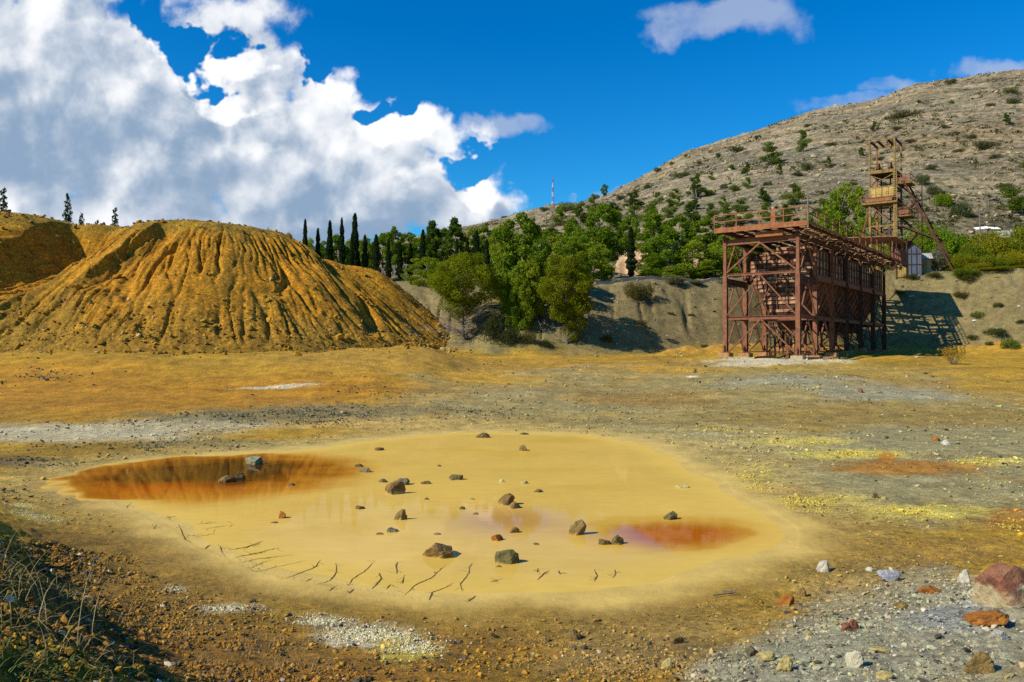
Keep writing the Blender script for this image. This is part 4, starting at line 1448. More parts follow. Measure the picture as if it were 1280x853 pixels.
def plant(kind, name, desc, cat, group, px, base, wpx, hpx, kw, kh, Y=None, rz=None):
    """kw, kh: the prototype's own width and height; wpx, hpx: how large it stands in the photograph"""
    p = at(px, Y) if Y else hit(px, base)
    s = p.y / F
    tm, cm = PROTO[kind]
    o = thing(name, desc, cat, (p.x, p.y, p.z - .05), random.uniform(0, 6.28) if rz is None else rz, group)
    o.scale = (wpx * s / kw, wpx * s / kw, hpx * s / kh)
    if tm:
        link('trunk' if cat == 'tree' else 'stem', tm, None, o)
    link('crown', cm, None, o)
    VEG.setdefault(group, []).append((px, o, desc))
    return o


# dark cypresses: px, top, base at distance Y
for i, (px, top, Y, k, wp) in enumerate([(381, 273, 94, 'a', 8), (397, 284.5, 95, 'b', 8), (411, 274.5, 95, 'a', 9), (428, 271, 95, 'c', 9), (443, 265.5, 95, 'a', 10), (438.5, 293, 93, 'b', 6), (456, 292.5, 94, 'c', 9), (470, 292.5, 94, 'b', 8),
                                         (485.5, 299, 94, 'a', 7), (500, 302, 94, 'c', 8), (513, 303, 95, 'b', 8), (527.5, 286, 97, 'a', 8), (571, 297, 99, 'b', 6), (584, 296, 98, 'a', 8), (596, 287, 96, 'c', 9), (609, 298.5, 94, 'b', 7), (619, 325, 90, 'a', 6), (708, 297, 96, 'b', 8), (538, 312, 96, 'b', 6), (553, 312, 97, 'a', 6)]):
    p = at(px, Y)
    hp = (CAM_Z + (HOR - top) / F * Y - p.z) * F / Y
    tall = 'tall' if hp > 55 else 'medium' if hp > 38 else 'short'
    plant('cypress_' + k, 'cypress', tall + ' dark slender cypress', 'tree', 'cypresses in a row behind the orange heap', px, 0, wp * random.uniform(.8, 1.25), hp, {'a': .84, 'b': .76, 'c': 1.0}[k], 6, Y).rotation_euler.x = random.uniform(-.03, .03)
for px, top, Y, wp in ((3, 232, 84, 26), (83.5, 239, 86, 17), (101, 264, 86, 7), (120.5, 273, 84, 7), (143, 257, 86, 11)):
    p = at(px, Y)
    hp = (CAM_Z + (HOR - top) / F * Y - p.z) * F / Y
    plant('fir', 'fir_tree', 'dark pointed young fir showing over the crest of the orange heap', 'tree', 'young firs behind the crest of the orange heap', px, 0, max(wp, hp * .2), hp, 2.2, 6, Y)
for px, top, Y, k in ((232, 272, 82, 'shrub_a'), (284, 277, 80, 'shrub_b'), (334, 279, 80, 'shrub_c'), (365, 288, 90, 'shrub_c')):
    p = at(px, Y)
    plant(k, 'shrub', 'tiny dark shrub peeping over the crest of the orange heap', 'shrub', 'tiny shrubs on the crest of the orange heap', px, 0, 9, max((CAM_Z + (HOR - top) / F * Y - p.z) * F / Y, 5), 3, 1.7, Y)

# pine belt
PW = {'a': 5.4, 'b': 4.9, 'c': 6.6, 'd': 3.6, 'e': 6.2, 'f': 5.6, 'g': 6.2, 'h': 5.0}
BELT = [(366, 300, 108, 24, 'a'), (388, 297, 104, 30, 'c'), (405, 301, 110, 30, 'b'), (421, 293, 106, 36, 'a'), (440, 297, 112, 30, 'c'), (457, 296, 108, 36, 'c'), (478, 291, 112, 34, 'a'), (492, 283, 106, 26, 'b'), (511, 290, 112, 36, 'e'), (527, 292, 108, 30, 'c'),
        (541, 276, 110, 28, 'd'), (556, 285, 114, 34, 'a'), (568, 272, 108, 30, 'd'), (588, 284, 112, 34, 'c'), (606, 281, 110, 36, 'e'), (628, 279, 106, 36, 'c'), (534, 321, 88, 54, 'c'), (556, 330, 86, 34, 'c'), (610, 318, 96, 30, 'a'),
        (651, 266, 76.5, 66, 'b'), (637, 300, 79, 50, 'c'), (664, 320, 75, 44, 'c'), (689, 284, 112, 30, 'a'), (676, 288, 100, 30, 'c'), (714, 272, 106, 40, 'a'), (753, 255, 103, 58, 'e'), (741, 302, 90, 56, 'c'), (725, 290, 100, 40, 'b'), 
        (700, 292, 86, 46, 'c'), (716, 300, 84, 40, 'e'), (787, 268, 120, 26, 'b'), (836, 286, 96, 58, 'a'), (818, 262, 112, 46, 'a'), (850, 268, 118, 46, 'e'), (866, 300, 95, 56, 'c'), (815, 315, 93, 40, 'c'), (895, 308, 96, 44, 'c'), (884, 272, 116, 50, 'e'), (906, 293, 100, 40, 'a'),
        (926, 288, 102, 46, 'c'), (948, 298, 104, 44, 'c'), (968, 292, 108, 44, 'a'),  (1058, 228, 122, 56, 'c'), (1036, 262, 112, 40, 'c'), (1085, 268, 115, 40, 'c'), (1012, 270, 112, 40, 'a'), (842, 332, 91, 34, 'c'), (880, 330, 93, 34, 'a'), (640, 338, 74, 30, 'c'), (652, 344, 73.5, 30, 'c')]
for px, top, Y, wp, k in BELT:
    p = at(px, Y)
    hp = max((CAM_Z + (HOR - top) / F * Y - p.z) * F / Y, 12)
    desc = {'a': 'bushy mid green pine', 'b': 'narrow dense green pine', 'c': 'broad leafy bright green pine', 'd': 'slim dark open pine', 'e': 'wide dark green pine'}[k]
    wp *= 1.22
    plant('pine_' + k, 'pine_tree', ('tall ' if hp > 60 else 'low ' if hp < 36 else '') + desc, 'tree', 'pines on the terrace under the bare hill', px, 0, wp, hp, PW[k], 7, Y)
p = at(789, 92)
plant('cypress_b', 'cypress', 'thin ragged dark conifer standing alone among the pines left of the ore bin', 'tree', None, 789, 0, 12, (CAM_Z + (HOR - 283) / F * 92 - p.z) * F / 92, .8, 6, 92)

# hillside trees and scrub: px, base, width, height, kind
HILLV = [(793, 263, 26, 25, 'pine_a'), (756, 246, 11, 15, 'pine_b'), (871, 248.6, 24, 31, 'pine_a'), (963, 207, 34, 26, 'pine_e'), (1004.5, 189, 21, 25, 'pine_c'), (935, 219, 15, 16, 'pine_a'), (975.5, 219, 9, 15, 'pine_d'), (954, 255, 20, 20, 'pine_a'), (994, 256, 30, 25, 'pine_c'), (926, 266, 24, 17, 'pine_e'),
         (1036.6, 210, 9, 14, 'pine_d'), (1078, 194.5, 9, 10, 'pine_d'), (1094, 163.5, 9, 12, 'pine_a'), (1153, 230.5, 20, 17, 'shrub_b'), (1166, 243.8, 26, 15, 'shrub_b'), (1200.7, 271, 26, 24, 'shrub_b'), (1266, 266, 40, 30, 'pine_e'), (1234, 186, 36, 10, 'flat_scrub'), (1130, 147, 44, 9, 'flat_scrub'), (1259.6, 156, 12, 15, 'pine_a'),
         (1264, 115, 20, 8, 'shrub_a'), (1270, 129, 18, 10, 'shrub_b'), (1191, 129, 7, 6, 'shrub_a'), (709, 265, 36, 15, 'shrub_a'), (1190, 104, 14, 8, 'shrub_b'), (1010, 213, 16, 13, 'shrub_b'), (997, 220, 18, 6, 'flat_scrub'), (922, 190, 26, 8, 'flat_scrub'), (899, 196, 8, 7, 'shrub_b'), (822, 215, 10, 8, 'shrub_b'), (809, 236, 10, 8, 'shrub_b'),
         (852, 222, 22, 9, 'shrub_b'), (1216.5, 173, 14, 6, 'flat_scrub'), (1123, 162, 14, 5, 'flat_scrub'), (1257, 236, 26, 8, 'flat_scrub'), (920, 239, 18, 10, 'shrub_c'), (936, 236, 14, 14, 'pine_c'), (1283, 210, 16, 12, 'shrub_a'), (1245, 198, 16, 6, 'flat_scrub'), (1165, 212, 20, 6, 'flat_scrub'), (890, 225, 10, 10, 'pine_c'), (914, 212, 10, 9, 'shrub_c'),
         (886, 245, 16, 10, 'shrub_c'), (845, 248, 18, 12, 'pine_c'), (822, 255, 16, 14, 'pine_c'), (776, 250, 14, 7, 'flat_scrub'), (740, 262, 12, 7, 'shrub_b'), (727, 258, 12, 6, 'shrub_b'), (681, 264, 14, 6, 'flat_scrub'), (905, 236, 10, 9, 'shrub_b'), (1068, 232, 12, 5, 'flat_scrub'), (1040, 182, 16, 5, 'flat_scrub'), (1105, 232, 14, 6, 'shrub_b'), (1100, 200, 16, 5, 'flat_scrub'),
         (1200, 190, 14, 5, 'flat_scrub'), (960, 232, 12, 7, 'shrub_b'), (1140, 178, 14, 5, 'flat_scrub'), (1180, 160, 12, 4, 'flat_scrub'), (875, 205, 9, 5, 'shrub_b'), (1058, 152, 8, 4, 'shrub_b'), (948, 172, 8, 5, 'shrub_b'), (858, 196, 7, 5, 'shrub_b'), (840, 206, 7, 6, 'shrub_a'), (1010, 158, 10, 4, 'flat_scrub'), (1240, 132, 12, 4, 'flat_scrub'), (1150, 128, 8, 4, 'shrub_b'),
         (700, 272, 12, 9, 'pine_c'), (722, 268, 12, 9, 'shrub_c'), (768, 262, 12, 9, 'pine_c'), (812, 268, 14, 12, 'pine_c'), (905, 258, 14, 12, 'pine_c'), (1180, 258, 24, 20, 'green_bush')]
KW = {'shrub_a': (3, 1.7), 'shrub_b': (3.2, 1.3), 'shrub_c': (2.8, 2.0), 'flat_scrub': (4, 1.0), 'olive_bush': (3, 3.6), 'big_bush': (5.6, 4.7), 'green_bush': (5.2, 3.9), 'orange_bush': (2, 2.6), 'dark_bush': (3, 2.0), 'brown_bush': (3.2, 2.4)}
HILLV += [(742, 268, 26, 24, 'pine_c'), (766, 285, 30, 30, 'pine_a'), (792, 280, 26, 22, 'pine_c'), (815, 285, 30, 30, 'pine_e'), (838, 272, 24, 22, 'pine_c'), (862, 282, 30, 28, 'pine_a'), (888, 275, 24, 20, 'pine_c'), (908, 284, 30, 26, 'pine_e'), (930, 280, 24, 22, 'pine_c'), (958, 276, 24, 22, 'pine_c'),
          (984, 282, 28, 26, 'pine_a'), (1030, 272, 24, 22, 'pine_c'), (725, 280, 24, 24, 'pine_a'), (700, 282, 22, 20, 'pine_c'), (870, 262, 16, 14, 'pine_a'), (848, 258, 14, 13, 'pine_c')]
for px, base, wp, hp, k in HILLV:
    if k.startswith('pine'):
        k = {'pine_c': 'pine_g', 'pine_e': 'pine_f', 'pine_a': 'pine_h'}.get(k, k)
        hp *= 1.1
        desc = {'a': 'small dark pine', 'b': 'small slim pine on the skyline', 'c': 'small bright green pine', 'd': 'small pointed young pine', 'e': 'wide low dark pine', 'f': 'wide low dark pine', 'g': 'small bright green pine', 'h': 'small dark pine'}[k[-1]]
        plant(k, 'pine_tree', desc, 'tree', 'scattered pines on the bare hillside', px, base, wp, hp, PW[k[-1]], 7)
    else:
        desc = {'shrub_a': 'rounded green shrub', 'shrub_b': 'rounded grey green shrub', 'shrub_c': 'upright green shrub', 'flat_scrub': 'flat spreading dull green scrub', 'green_bush': 'broad bright green bush'}[k]
        plant(k, 'shrub', desc, 'shrub', 'scattered shrubs on the bare hillside', px, base, wp, hp, *KW[k])
# bushes round the headframe, on the embankment and at its foot
plant('olive_bush', 'bush', 'silvery grey green round bush beside the tin huts under the headframe', 'bush', None, 1176, 0, 30, 40, *KW['olive_bush'], Y=98.5)
shrub_proto('mid_bush', 2.6, 4.0, 17, (.105, .150, .012), (.190, .210, .016), 13000, 30, .12, .28)
KW['mid_bush'] = (5.2, 4.3)
for px, top, Y, wp, k in ((1200, 312, 98, 40, 'big_bush'), (1216, 296, 100, 44, 'mid_bush'), (1238, 277, 101, 54, 'big_bush'), (1262, 290, 100, 42, 'mid_bush'), (1282, 270, 101, 58, 'mid_bush'), (1206, 332, 93, 34, 'mid_bush'), (1246, 332, 92.5, 46, 'big_bush'), (1282, 330, 92.5, 46, 'mid_bush'), (1240, 314, 97, 48, 'mid_bush'), (1272, 308, 97, 46, 'big_bush'), (1222, 326, 96, 30, 'big_bush'), (1298, 318, 96, 40, 'mid_bush')):
    p = at(px, Y)
    plant(k, 'bush', ('yellowish' if k == 'big_bush' else 'dull green') + ' spreading bush on the edge of the embankment', 'bush', 'yellow green bushes along the embankment edge', px, 0, wp, (CAM_Z + (HOR - top) / F * Y - p.z) * F / Y, *KW[k], Y=Y)
for px, top, Y, wp in ((1150, 262, 120, 50), (1172, 270, 116, 46), (1192, 282, 112, 50), (1135, 282, 112, 44), (1210, 288, 108, 34), (1108, 290, 112, 34)):
    p = at(px, Y)
    plant('green_bush', 'bush', 'bright green bush behind the headframe', 'bush', 'bright green bushes behind the headframe', px, 0, wp, (CAM_Z + (HOR - top) / F * Y - p.z) * F / Y, *KW['green_bush'], Y=Y)
plant('orange_bush', 'bush', 'thin orange yellow bush growing right of the ore bin', 'bush', None, 1191, 456, 28, 33, *KW['orange_bush'])
plant('brown_bush', 'bush', 'brownish green bush hanging over the embankment edge left of the ore bin', 'bush', None, 800, 374, 38, 30, *KW['brown_bush'])
FB = 'bushes at the foot of the embankment'
plant('dark_bush', 'bush', 'dark ragged bush between the two round trees', 'bush', FB, 637, 431, 34, 28, *KW['dark_bush'])
plant('brown_bush', 'bush', 'yellowish bush between the two round trees', 'bush', FB, 662, 430, 18, 24, *KW['brown_bush'])
plant('dark_bush', 'bush', 'small dark bush at the left foot of the right round tree', 'bush', FB, 682, 434, 22, 12, *KW['dark_bush'])
plant('dark_bush', 'bush', 'dark bush against the right side of the left round tree', 'bush', FB, 616, 425, 30, 42, *KW['dark_bush'])
plant('brown_bush', 'bush', 'thin greyish bush in the shade right of the right round tree', 'bush', FB, 758, 428, 20, 14, *KW['brown_bush'])
EW = 'weeds growing on the grey embankment'
for i, (px, base, wp, hp, k) in enumerate([(801, 407, 16, 8, 'flat_scrub'), (838, 394, 10, 5, 'shrub_b'), (864, 395, 8, 4, 'shrub_b'), (1203, 372, 24, 11, 'brown_bush'), (1262, 436, 26, 18, 'shrub_a'), (1246, 418, 34, 10, 'shrub_b'), (1222, 396, 18, 9, 'shrub_a'), (1215, 424, 18, 8, 'brown_bush'), (1236, 432, 10, 8, 'brown_bush'),
                                           (1276, 404, 12, 6, 'dark_bush'), (1138, 348, 22, 8, 'brown_bush'), (1166, 346, 24, 8, 'brown_bush'), (1125, 368, 18, 8, 'brown_bush'), (1248, 384, 12, 7, 'shrub_b'), (880, 434, 10, 5, 'shrub_b'), (905, 356, 16, 9, 'dark_bush'), (870, 356, 20, 9, 'olive_bush'), (845, 357, 26, 16, 'olive_bush'), (1210, 352, 30, 12, 'brown_bush')]):
    plant(k, 'weed', 'low weed on the bare slope' if hp < 10 else 'knee high bush on the slope', 'weed', EW, px, base, wp, hp, *KW[k])


# the two round trees, built for their own shapes
def round_tree(name, label, px, base, wpx, hpx, seed, low, cols, n, dead=0):
    p = hit(px, base)
    s = p.y / F
    W_, H_ = wpx * s, hpx * s
    r = random.Random(seed)
    bl = []
    cz, rz_ = H_ * (1 + low) / 2, H_ * (1 - low) / 2
    for i in range(70):
        zz = 1 - 2 * (i + .5) / 70
        a = i * 2.39996
        q = math.sqrt(max(1 - zz * zz, 0))
        k = r.uniform(.62, .96) * (1 + .13 * math.sin(3 * a + seed) + .10 * math.sin(5 * a + 4 * zz))
        if r.random() < .13:
            continue
        sq = 1.0 if zz > -.1 else 1 - .35 * (-zz)
        br = W_ * r.uniform(.07, .155)
        bl.append(((W_ / 2 * q * k * sq * math.cos(a), W_ / 2 * q * k * sq * math.sin(a), cz + rz_ * zz * k), (br, br, br * .85)))
    t = thing(name, label, 'tree', (p.x, p.y, p.z - .05), 0, 'round crowned trees at the foot of the slope')
    limb_tree(H_, .15, [b[0] for b in bl[::2]], seed, .25, .72).build('trunk', M['bark'], t)
    Pn, L, T = blob_leaves(bl, n, .09, .21, cols[0], cols[1], seed, .55, .13)
    cm = leaf_mesh('crown', Pn, L, L * .4, T, seed)
    link('crown', cm, M['leaf'], t)
    if dead:
        mb = MB()
        for i in range(dead):
            a = r.uniform(0, 6.283)
            q = Vector((0, 0, H_ * r.uniform(.02, .30)))
            for j in range(4):
                e = q + Vector((math.cos(a) * r.uniform(.3, .8), math.sin(a) * r.uniform(.3, .8), r.uniform(-.15, .45)))
                mb.tube(q, e, .032 - .006 * j, .026 - .006 * j, 4)
                for _ in range(3):
                    mb.tube(e, e + Vector((r.uniform(-.6, .6), r.uniform(-.6, .6), r.uniform(-.1, .6))), .012, .004, 3)
                q = e
                a += r.uniform(-.6, .6)
        mb.build('dead_branches', M['dead_wood'], t)
    return t


round_tree('round_tree', 'broad round yellow green tree with bare grey branches below, at the heap end', 580, 424, 84, 108, 21, .28, ((.165, .190, .008), (.250, .250, .014)), 46000, 46)
round_tree('round_tree', 'tall oval yellow green tree casting a dark shadow on the slope', 708, 430, 68, 114, 22, .13, ((.150, .170, .008), (.230, .225, .014)), 48000, 8)

# scrub that speckles the hill: one growth, too many to count
u, y = rng.uniform(-.15, .80, 40000), 126 * (430 / 126) ** rng.random(40000)
x = u * y
z = hill_h(x, y)
keep = rng.random(len(x)) < np.clip(.22 + 1.3 * fbm(x * .03, z * .08, 330, 4), .02, 1) * .75
x, y, z = x[keep], y[keep], z[keep]
n = len(x)
k = 12
sz = np.clip(rng.lognormal(-.2, .5, n), .3, 2.6) * .62
Cn = np.repeat(np.stack([x, y, z], 1), k, axis=0)
off = rng.normal(size=(n * k, 3)) * np.array([.5, .5, .22])
off[:, 2] = np.abs(off[:, 2])
ss_ = np.repeat(sz, k)
Cn = Cn + off * ss_[:, None]
T = np.repeat(lerp(np.array((.055, .060, .022)), np.array((.105, .100, .045)), rng.random((n, 1))), k, axis=0) * rng.uniform(.7, 1.3, (n * k, 1))
stuff('scrub', leaf_mesh('scrub', Cn, ss_ * rng.uniform(.4, .8, n * k), ss_ * rng.uniform(.25, .5, n * k), T, 5), M['leaf'], 'low dull green garrigue scrub speckling the bare hillside', 'scrub')


# grasses on the near bank
def blades(tufts, seed):
    r = np.random.default_rng(seed)
    V, Fc, T = [], [], []
    for (c, n, L, spread, bend, col, wd) in tufts:
        O = np.array(c)[None] + np.stack([r.normal(size=n) * spread, r.normal(size=n) * spread, np.zeros(n)], 1)
        O[:, 2] = ground_h(O[:, 0], O[:, 1]) - .01
        for o in O:
            a = r.uniform(0, 6.283)
            l_ = L * r.uniform(.5, 1.2)
            dx, dy = math.cos(a), math.sin(a)
            b = bend * r.uniform(.4, 1.4)
            cc = np.array(col) * r.uniform(.6, 1.3)
            k0 = len(V)
            for s in range(5):
                t = s / 4
                ang_ = b * t
                q = o + np.array([dx * math.sin(ang_) * l_ * t, dy * math.sin(ang_) * l_ * t, max(math.cos(ang_), -.1) * l_ * t])
                hw = wd * (1 - t * .85)
                V += [q + np.array([-dy, dx, 0]) * hw, q - np.array([-dy, dx, 0]) * hw]
                T += [cc, cc]
                if s:
                    Fc.append((k0 + 2 * s - 2, k0 + 2 * s - 1, k0 + 2 * s + 1, k0 + 2 * s))
    return mesh_np('blades', np.array(V), np.array(Fc), False, {'tint': np.array(T)})


def gp(px, py):
    p = hit(px, py)
    return (p.x, p.y, p.z)


DRYC, PALEC = (.30, .23, .07), (.33, .26, .10)
tf = [(gp(-4, 702), 60, .20, .08, .9, (.22, .21, .05), .0035), (gp(-14, 715), 60, .28, .14, .8, DRYC, .003), (gp(26, 690), 14, .22, .08, .8, DRYC, .003)]
for px, py in ((12, 735), (40, 745), (75, 750), (105, 762), (30, 760), (10, 770), (60, 735), (90, 735), (45, 800), (130, 770)):
    tf.append((gp(px, py), 34, .24, .11, 1.8, (.30, .23, .07), .0026))
for px, py in ((55, 790), (75, 800), (100, 815), (60, 820), (120, 800)):
    tf.append((gp(px, py), 2, .45, .05, .75, (.40, .34, .16), .0026))
stuff('dry_grass', blades(tf, 1), M['straw'], 'dry straw coloured grass drooping over the bank at the front left', 'grass')
tf = []
for px, py in ((15, 812), (40, 820), (60, 830), (85, 838), (20, 840), (110, 846), (50, 848), (130, 850), (5, 826), (75, 850), (30, 834)):
    tf.append((gp(px, py), 30, .075, .085, 1.3, (.10, .11, .022), .0040))
stuff('green_weeds', blades(tf, 2), M['straw'], 'short green weeds along the bottom of the bank at the front left', 'weeds')
tf = []
for i in range(70):
    px, py = random.uniform(100, 420), random.uniform(700, 850)
    if py > 640 + .45 * px:
        tf.append((gp(px, py), 14, .14, .08, 1.9, (.27, .20, .10), .0022))
stuff('straw_litter', blades(tf, 3), M['straw'], 'thin broken straw and twigs on the brown soil in front', 'litter')

# ------------------------------------------------------------------ ORE BIN: local x runs along its length away from the viewer, y across it to the left
BX, BY, BZ = 21.7, 60.0, 1.68
bin_ = thing('ore_bin', 'long rusty steel ore bin on tall braced legs with a railed deck on top', 'ore bin', (BX, BY, BZ), math.atan2(.8, .6))
FT = [0, 4.4, 9.2, 13.9, 19.0, 24.0, 29.0]
WL, ZD = 5.74, 10.35
rb = random.Random(5)


def gz_local(t, w_):
    x, y = BX + .6 * t - .8 * w_, BY + .8 * t + .6 * w_
    return float(ground_h(np.array([x]), np.array([y]), False)[0]) - BZ


for i, t in enumerate(FT):
    for w_ in (0, WL):
        g0 = gz_local(t, w_)
        top = 9.9 if i == 0 else 9.3
        mb = MB()
        mb.hbeam((t, w_, g0 + .35), (t, w_, 6.6), .34, .36, .04, (1, 0, 0))
        mb.hbeam((t, w_, 6.6), (t, w_, top), .25, .26, .03, (1, 0, 0))
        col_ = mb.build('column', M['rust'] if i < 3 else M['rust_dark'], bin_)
        mb = MB().box((t, w_, g0 + .40), (.62, .62, .05))
        for a in (-1, 1):
            mb.bar((t + a * .195, w_, g0 + .42), (t + a * .195, w_, g0 + .95), .03, .30, (1, 0, 0))
        mb.build('base_plate', M['rust'], col_)
        f = MB().box((t, w_, g0 + .05), (.95, .95, .62)).build('footing', M['concrete'] if (w_ == 0 and i == 0) else M['concrete_rust'], bin_)
        bv = f.modifiers.new('bevel', 'BEVEL')
        bv.width = .04
# inner row of lighter posts under the hopper
for t in (6.6, 11.5, 16.5, 21.5):
    g0 = gz_local(t, 2.9)
    MB().hbeam((t, 2.9, g0 + .1), (t, 2.9, 3.3), .20, .22, .03, (1, 0, 0)).box((t, 2.9, g0 + .15), (.5, .5, .3)).build('post', M['rust'], bin_)


def beam(p, q, wd, ht, mat='rust', name='beam'):
    return MB().hbeam(p, q, wd, ht, .035).build(name, M[mat], bin_)


def lam(p, q, apex, mat='rust', sz=.10):       # a pair of braces meeting under the middle of the beam above
    return MB().bar(p, apex, sz, sz).bar(q, apex, sz, sz).build('brace', M[mat], bin_)


for w_ in (0, WL):
    beam((0, w_, 3.35), (29.2, w_, 3.35), .24, .30)
    beam((4.4, w_, 6.62), (29.2, w_, 6.62), .28, .52, 'rust')
    beam((-.2, w_, 9.55), (29.2, w_, 9.55), .24, .34, 'rust_dark')
    beam((.2, w_, 6.25), (4.3, w_, 6.25), .26, .50, 'rust_dark')
for i, t in enumerate(FT):
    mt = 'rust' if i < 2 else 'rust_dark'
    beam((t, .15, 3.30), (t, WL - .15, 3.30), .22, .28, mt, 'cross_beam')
    if i == 0:
        beam((t, -.2, 9.35), (t, WL + .2, 9.35), .26, .46, 'rust', 'cross_beam')
        beam((t, .15, 6.75), (t, WL - .15, 6.75), .14, .20, 'rust', 'cross_beam')
    m_ = WL / 2
    lam((t - .05, .2, .55), (t - .05, WL - .2, .55), (t - .05, m_, 3.18), mt)
    lam((t - .08, .2, 3.55), (t - .08, WL - .2, 3.55), (t - .08, m_, 6.62), mt)
    if i == 0:
        lam((t - .08, .15, 6.95), (t - .08, WL - .15, 6.95), (t - .08, m_, 9.15), mt, .12)
for i in range(6):
    a, b = FT[i], FT[i + 1]
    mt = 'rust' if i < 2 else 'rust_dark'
    for w_ in (-.06, WL + .06):
        lam((a + .2, w_, .6), (b - .2, w_, .6), ((a + b) / 2, w_, 3.2), mt, .09)
        lam((a + .2, w_, 3.5), (b - .2, w_, 3.5), ((a + b) / 2, w_, 6.3), mt, .09)
        if i == 0:
            lam((a + .15, w_, 6.6), (b - .15, w_, 6.6), ((a + b) / 2, w_, 9.3), mt, .09)
    if i % 2 == 1:
        MB().bar((a + .2, .3, .5), (b - .2, WL - .3, .5), .07, .07).bar((a + .2, WL - .3, .62), (b - .2, .3, .62), .07, .07).build('brace', M['rust_dark'], bin_)
# bunker: upright plate walls with ribs, hopper sides sloping in, plated end walls
T0, T1, ZB, ZT = 4.65, 29.0, 6.35, 9.0
for w_, s in ((.30, -1), (WL - .30, 1)):
    mb = MB()
    nseg = 26
    for k in range(nseg):
        ta = T0 + (T1 - T0) * k / nseg
        tb = T0 + (T1 - T0) * (k + 1) / nseg
        for j, (z0, z1) in enumerate(((ZB + .5, 7.55), (7.55, 8.30), (8.30, ZT))):
            if rb.random() < .05 and j == 2:
                continue
            mb.box(((ta + tb) / 2, w_, (z0 + z1) / 2), (tb - ta - .05, .05, z1 - z0 - .05))
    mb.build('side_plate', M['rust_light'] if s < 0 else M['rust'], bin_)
    mb = MB()
    for k in range(nseg + 1):
        ta = T0 + (T1 - T0) * k / nseg
        mb.bar((ta, w_ + s * .07, ZB + .3), (ta, w_ + s * .07, ZT), .08, .10)
    for z in (ZB + .5, 7.55, 8.30, ZT):
        mb.bar((T0, w_ + s * .075, z), (T1, w_ + s * .075, z), .09, .09)
    mb.build('rib_grid', M['rust_dark'], bin_)  # dark tone puts the side wall's shade into the rib colour
    mb = MB()                                  # short knee struts under the plates
    for k in range(nseg * 2):
        ta = T0 + (T1 - T0) * (k + .5) / (nseg * 2)
        mb.bar((ta - .2, w_ + s * .15, ZB + .50), (ta + .2, w_ - s * .25, ZB - .05), .06, .05)
    mb.build('knee_strut', M['rust_light'], bin_)
    wb = 1.9 if s < 0 else WL - 1.9
    mb = MB()
    mb.poly([(T0, w_, ZB + .45), (T1, w_, ZB + .45), (T1, wb, 3.75), (T0, wb, 3.75)], Vector((0, -s * .75, .65)).normalized(), .05)
    for k in range(18):
        ta = T0 + (T1 - T0) * (k + .5) / 18
        mb.bar((ta, w_ + s * .03, ZB + .30), (ta, wb + s * .03, 3.70), .09, .12)
    mb.build('hopper_side', M['rust'], bin_)
for t, far in ((T0, False), (T1, True)):
    mb = MB()
    mb.poly([(t, .32, ZT), (t, .32, 6.8), (t, 1.9, 3.75), (t, WL - 1.9, 3.75), (t, WL - .32, 6.5), (t, WL - .32, 8.0), (t, WL - 1.0, 8.85), (t, WL - 1.5, ZT)], (1, 0, 0), .05)
    mb.build('end_plate', M['rust_dark'], bin_)
    if not far:
        mb = MB()                              # cross planks and plates, some lost
        z = 3.9
        while z < 9.0:
            lo_ = 1.9 - (z - 3.75) / 3.0 * 1.55 if z < 6.8 else .36
            hi_ = WL - lo_ if z < 8.0 else WL - .4 - (z - 8.0) * 1.1
            w0 = max(lo_, .36) + rb.uniform(0, .1)
            while w0 < hi_ - .15:
                ln = min(rb.choice((.5, .62, .75, 1.1)), hi_ - w0)
                if rb.random() < (.80 if z < 7.9 else .62):
                    mb.hexa([(t - .10 - rb.uniform(0, .05), w0, z), (t - .02, w0, z), (t - .02, w0 + ln - .06, z), (t - .10, w0 + ln - .06, z), (t - .04, w0, z + .25), (t - .02, w0, z + .25), (t - .02, w0 + ln - .06, z + .25), (t - .04 - rb.uniform(0, .04), w0 + ln - .06, z + .25)])
                w0 += ln
            z += .34
        mb.build('wall_plank', M['rust_light'], bin_)
        mb = MB()
        for w_ in (1.3, 2.2, 3.1, 4.0, 4.8):
            mb.bar((t - .14, w_, 4.2 if 1.6 < w_ < 4.2 else 6), (t - .14, w_, 8.8), .07, .09)
        mb.build('stud', M['rust_dark'], bin_)
# discharge chutes under the hopper
for t in (7.0, 12.0, 16.6, 21.6, 26.4):
    mb = MB()
    mb.hexa([(t - .7, 2.2, 2.5), (t + .7, 2.2, 2.5), (t + .7, 3.5, 2.5), (t - .7, 3.5, 2.5), (t - 1.1, 1.9, 3.72), (t + 1.1, 1.9, 3.72), (t + 1.1, 3.84, 3.72), (t - 1.1, 3.84, 3.72)])
    mb.tube((t, 2.0, 2.0), (t, 2.0, 3.0), .14, .14, 10)
    mb.build('chute', M['rust_dark'], bin_)
MB().poly([(T0, 1.85, 3.70), (T1, 1.85, 3.70), (T1, WL - 1.85, 3.70), (T0, WL - 1.85, 3.70)], (0, 0, 1), .06).build('hopper_floor', M['rust_dark'], bin_)
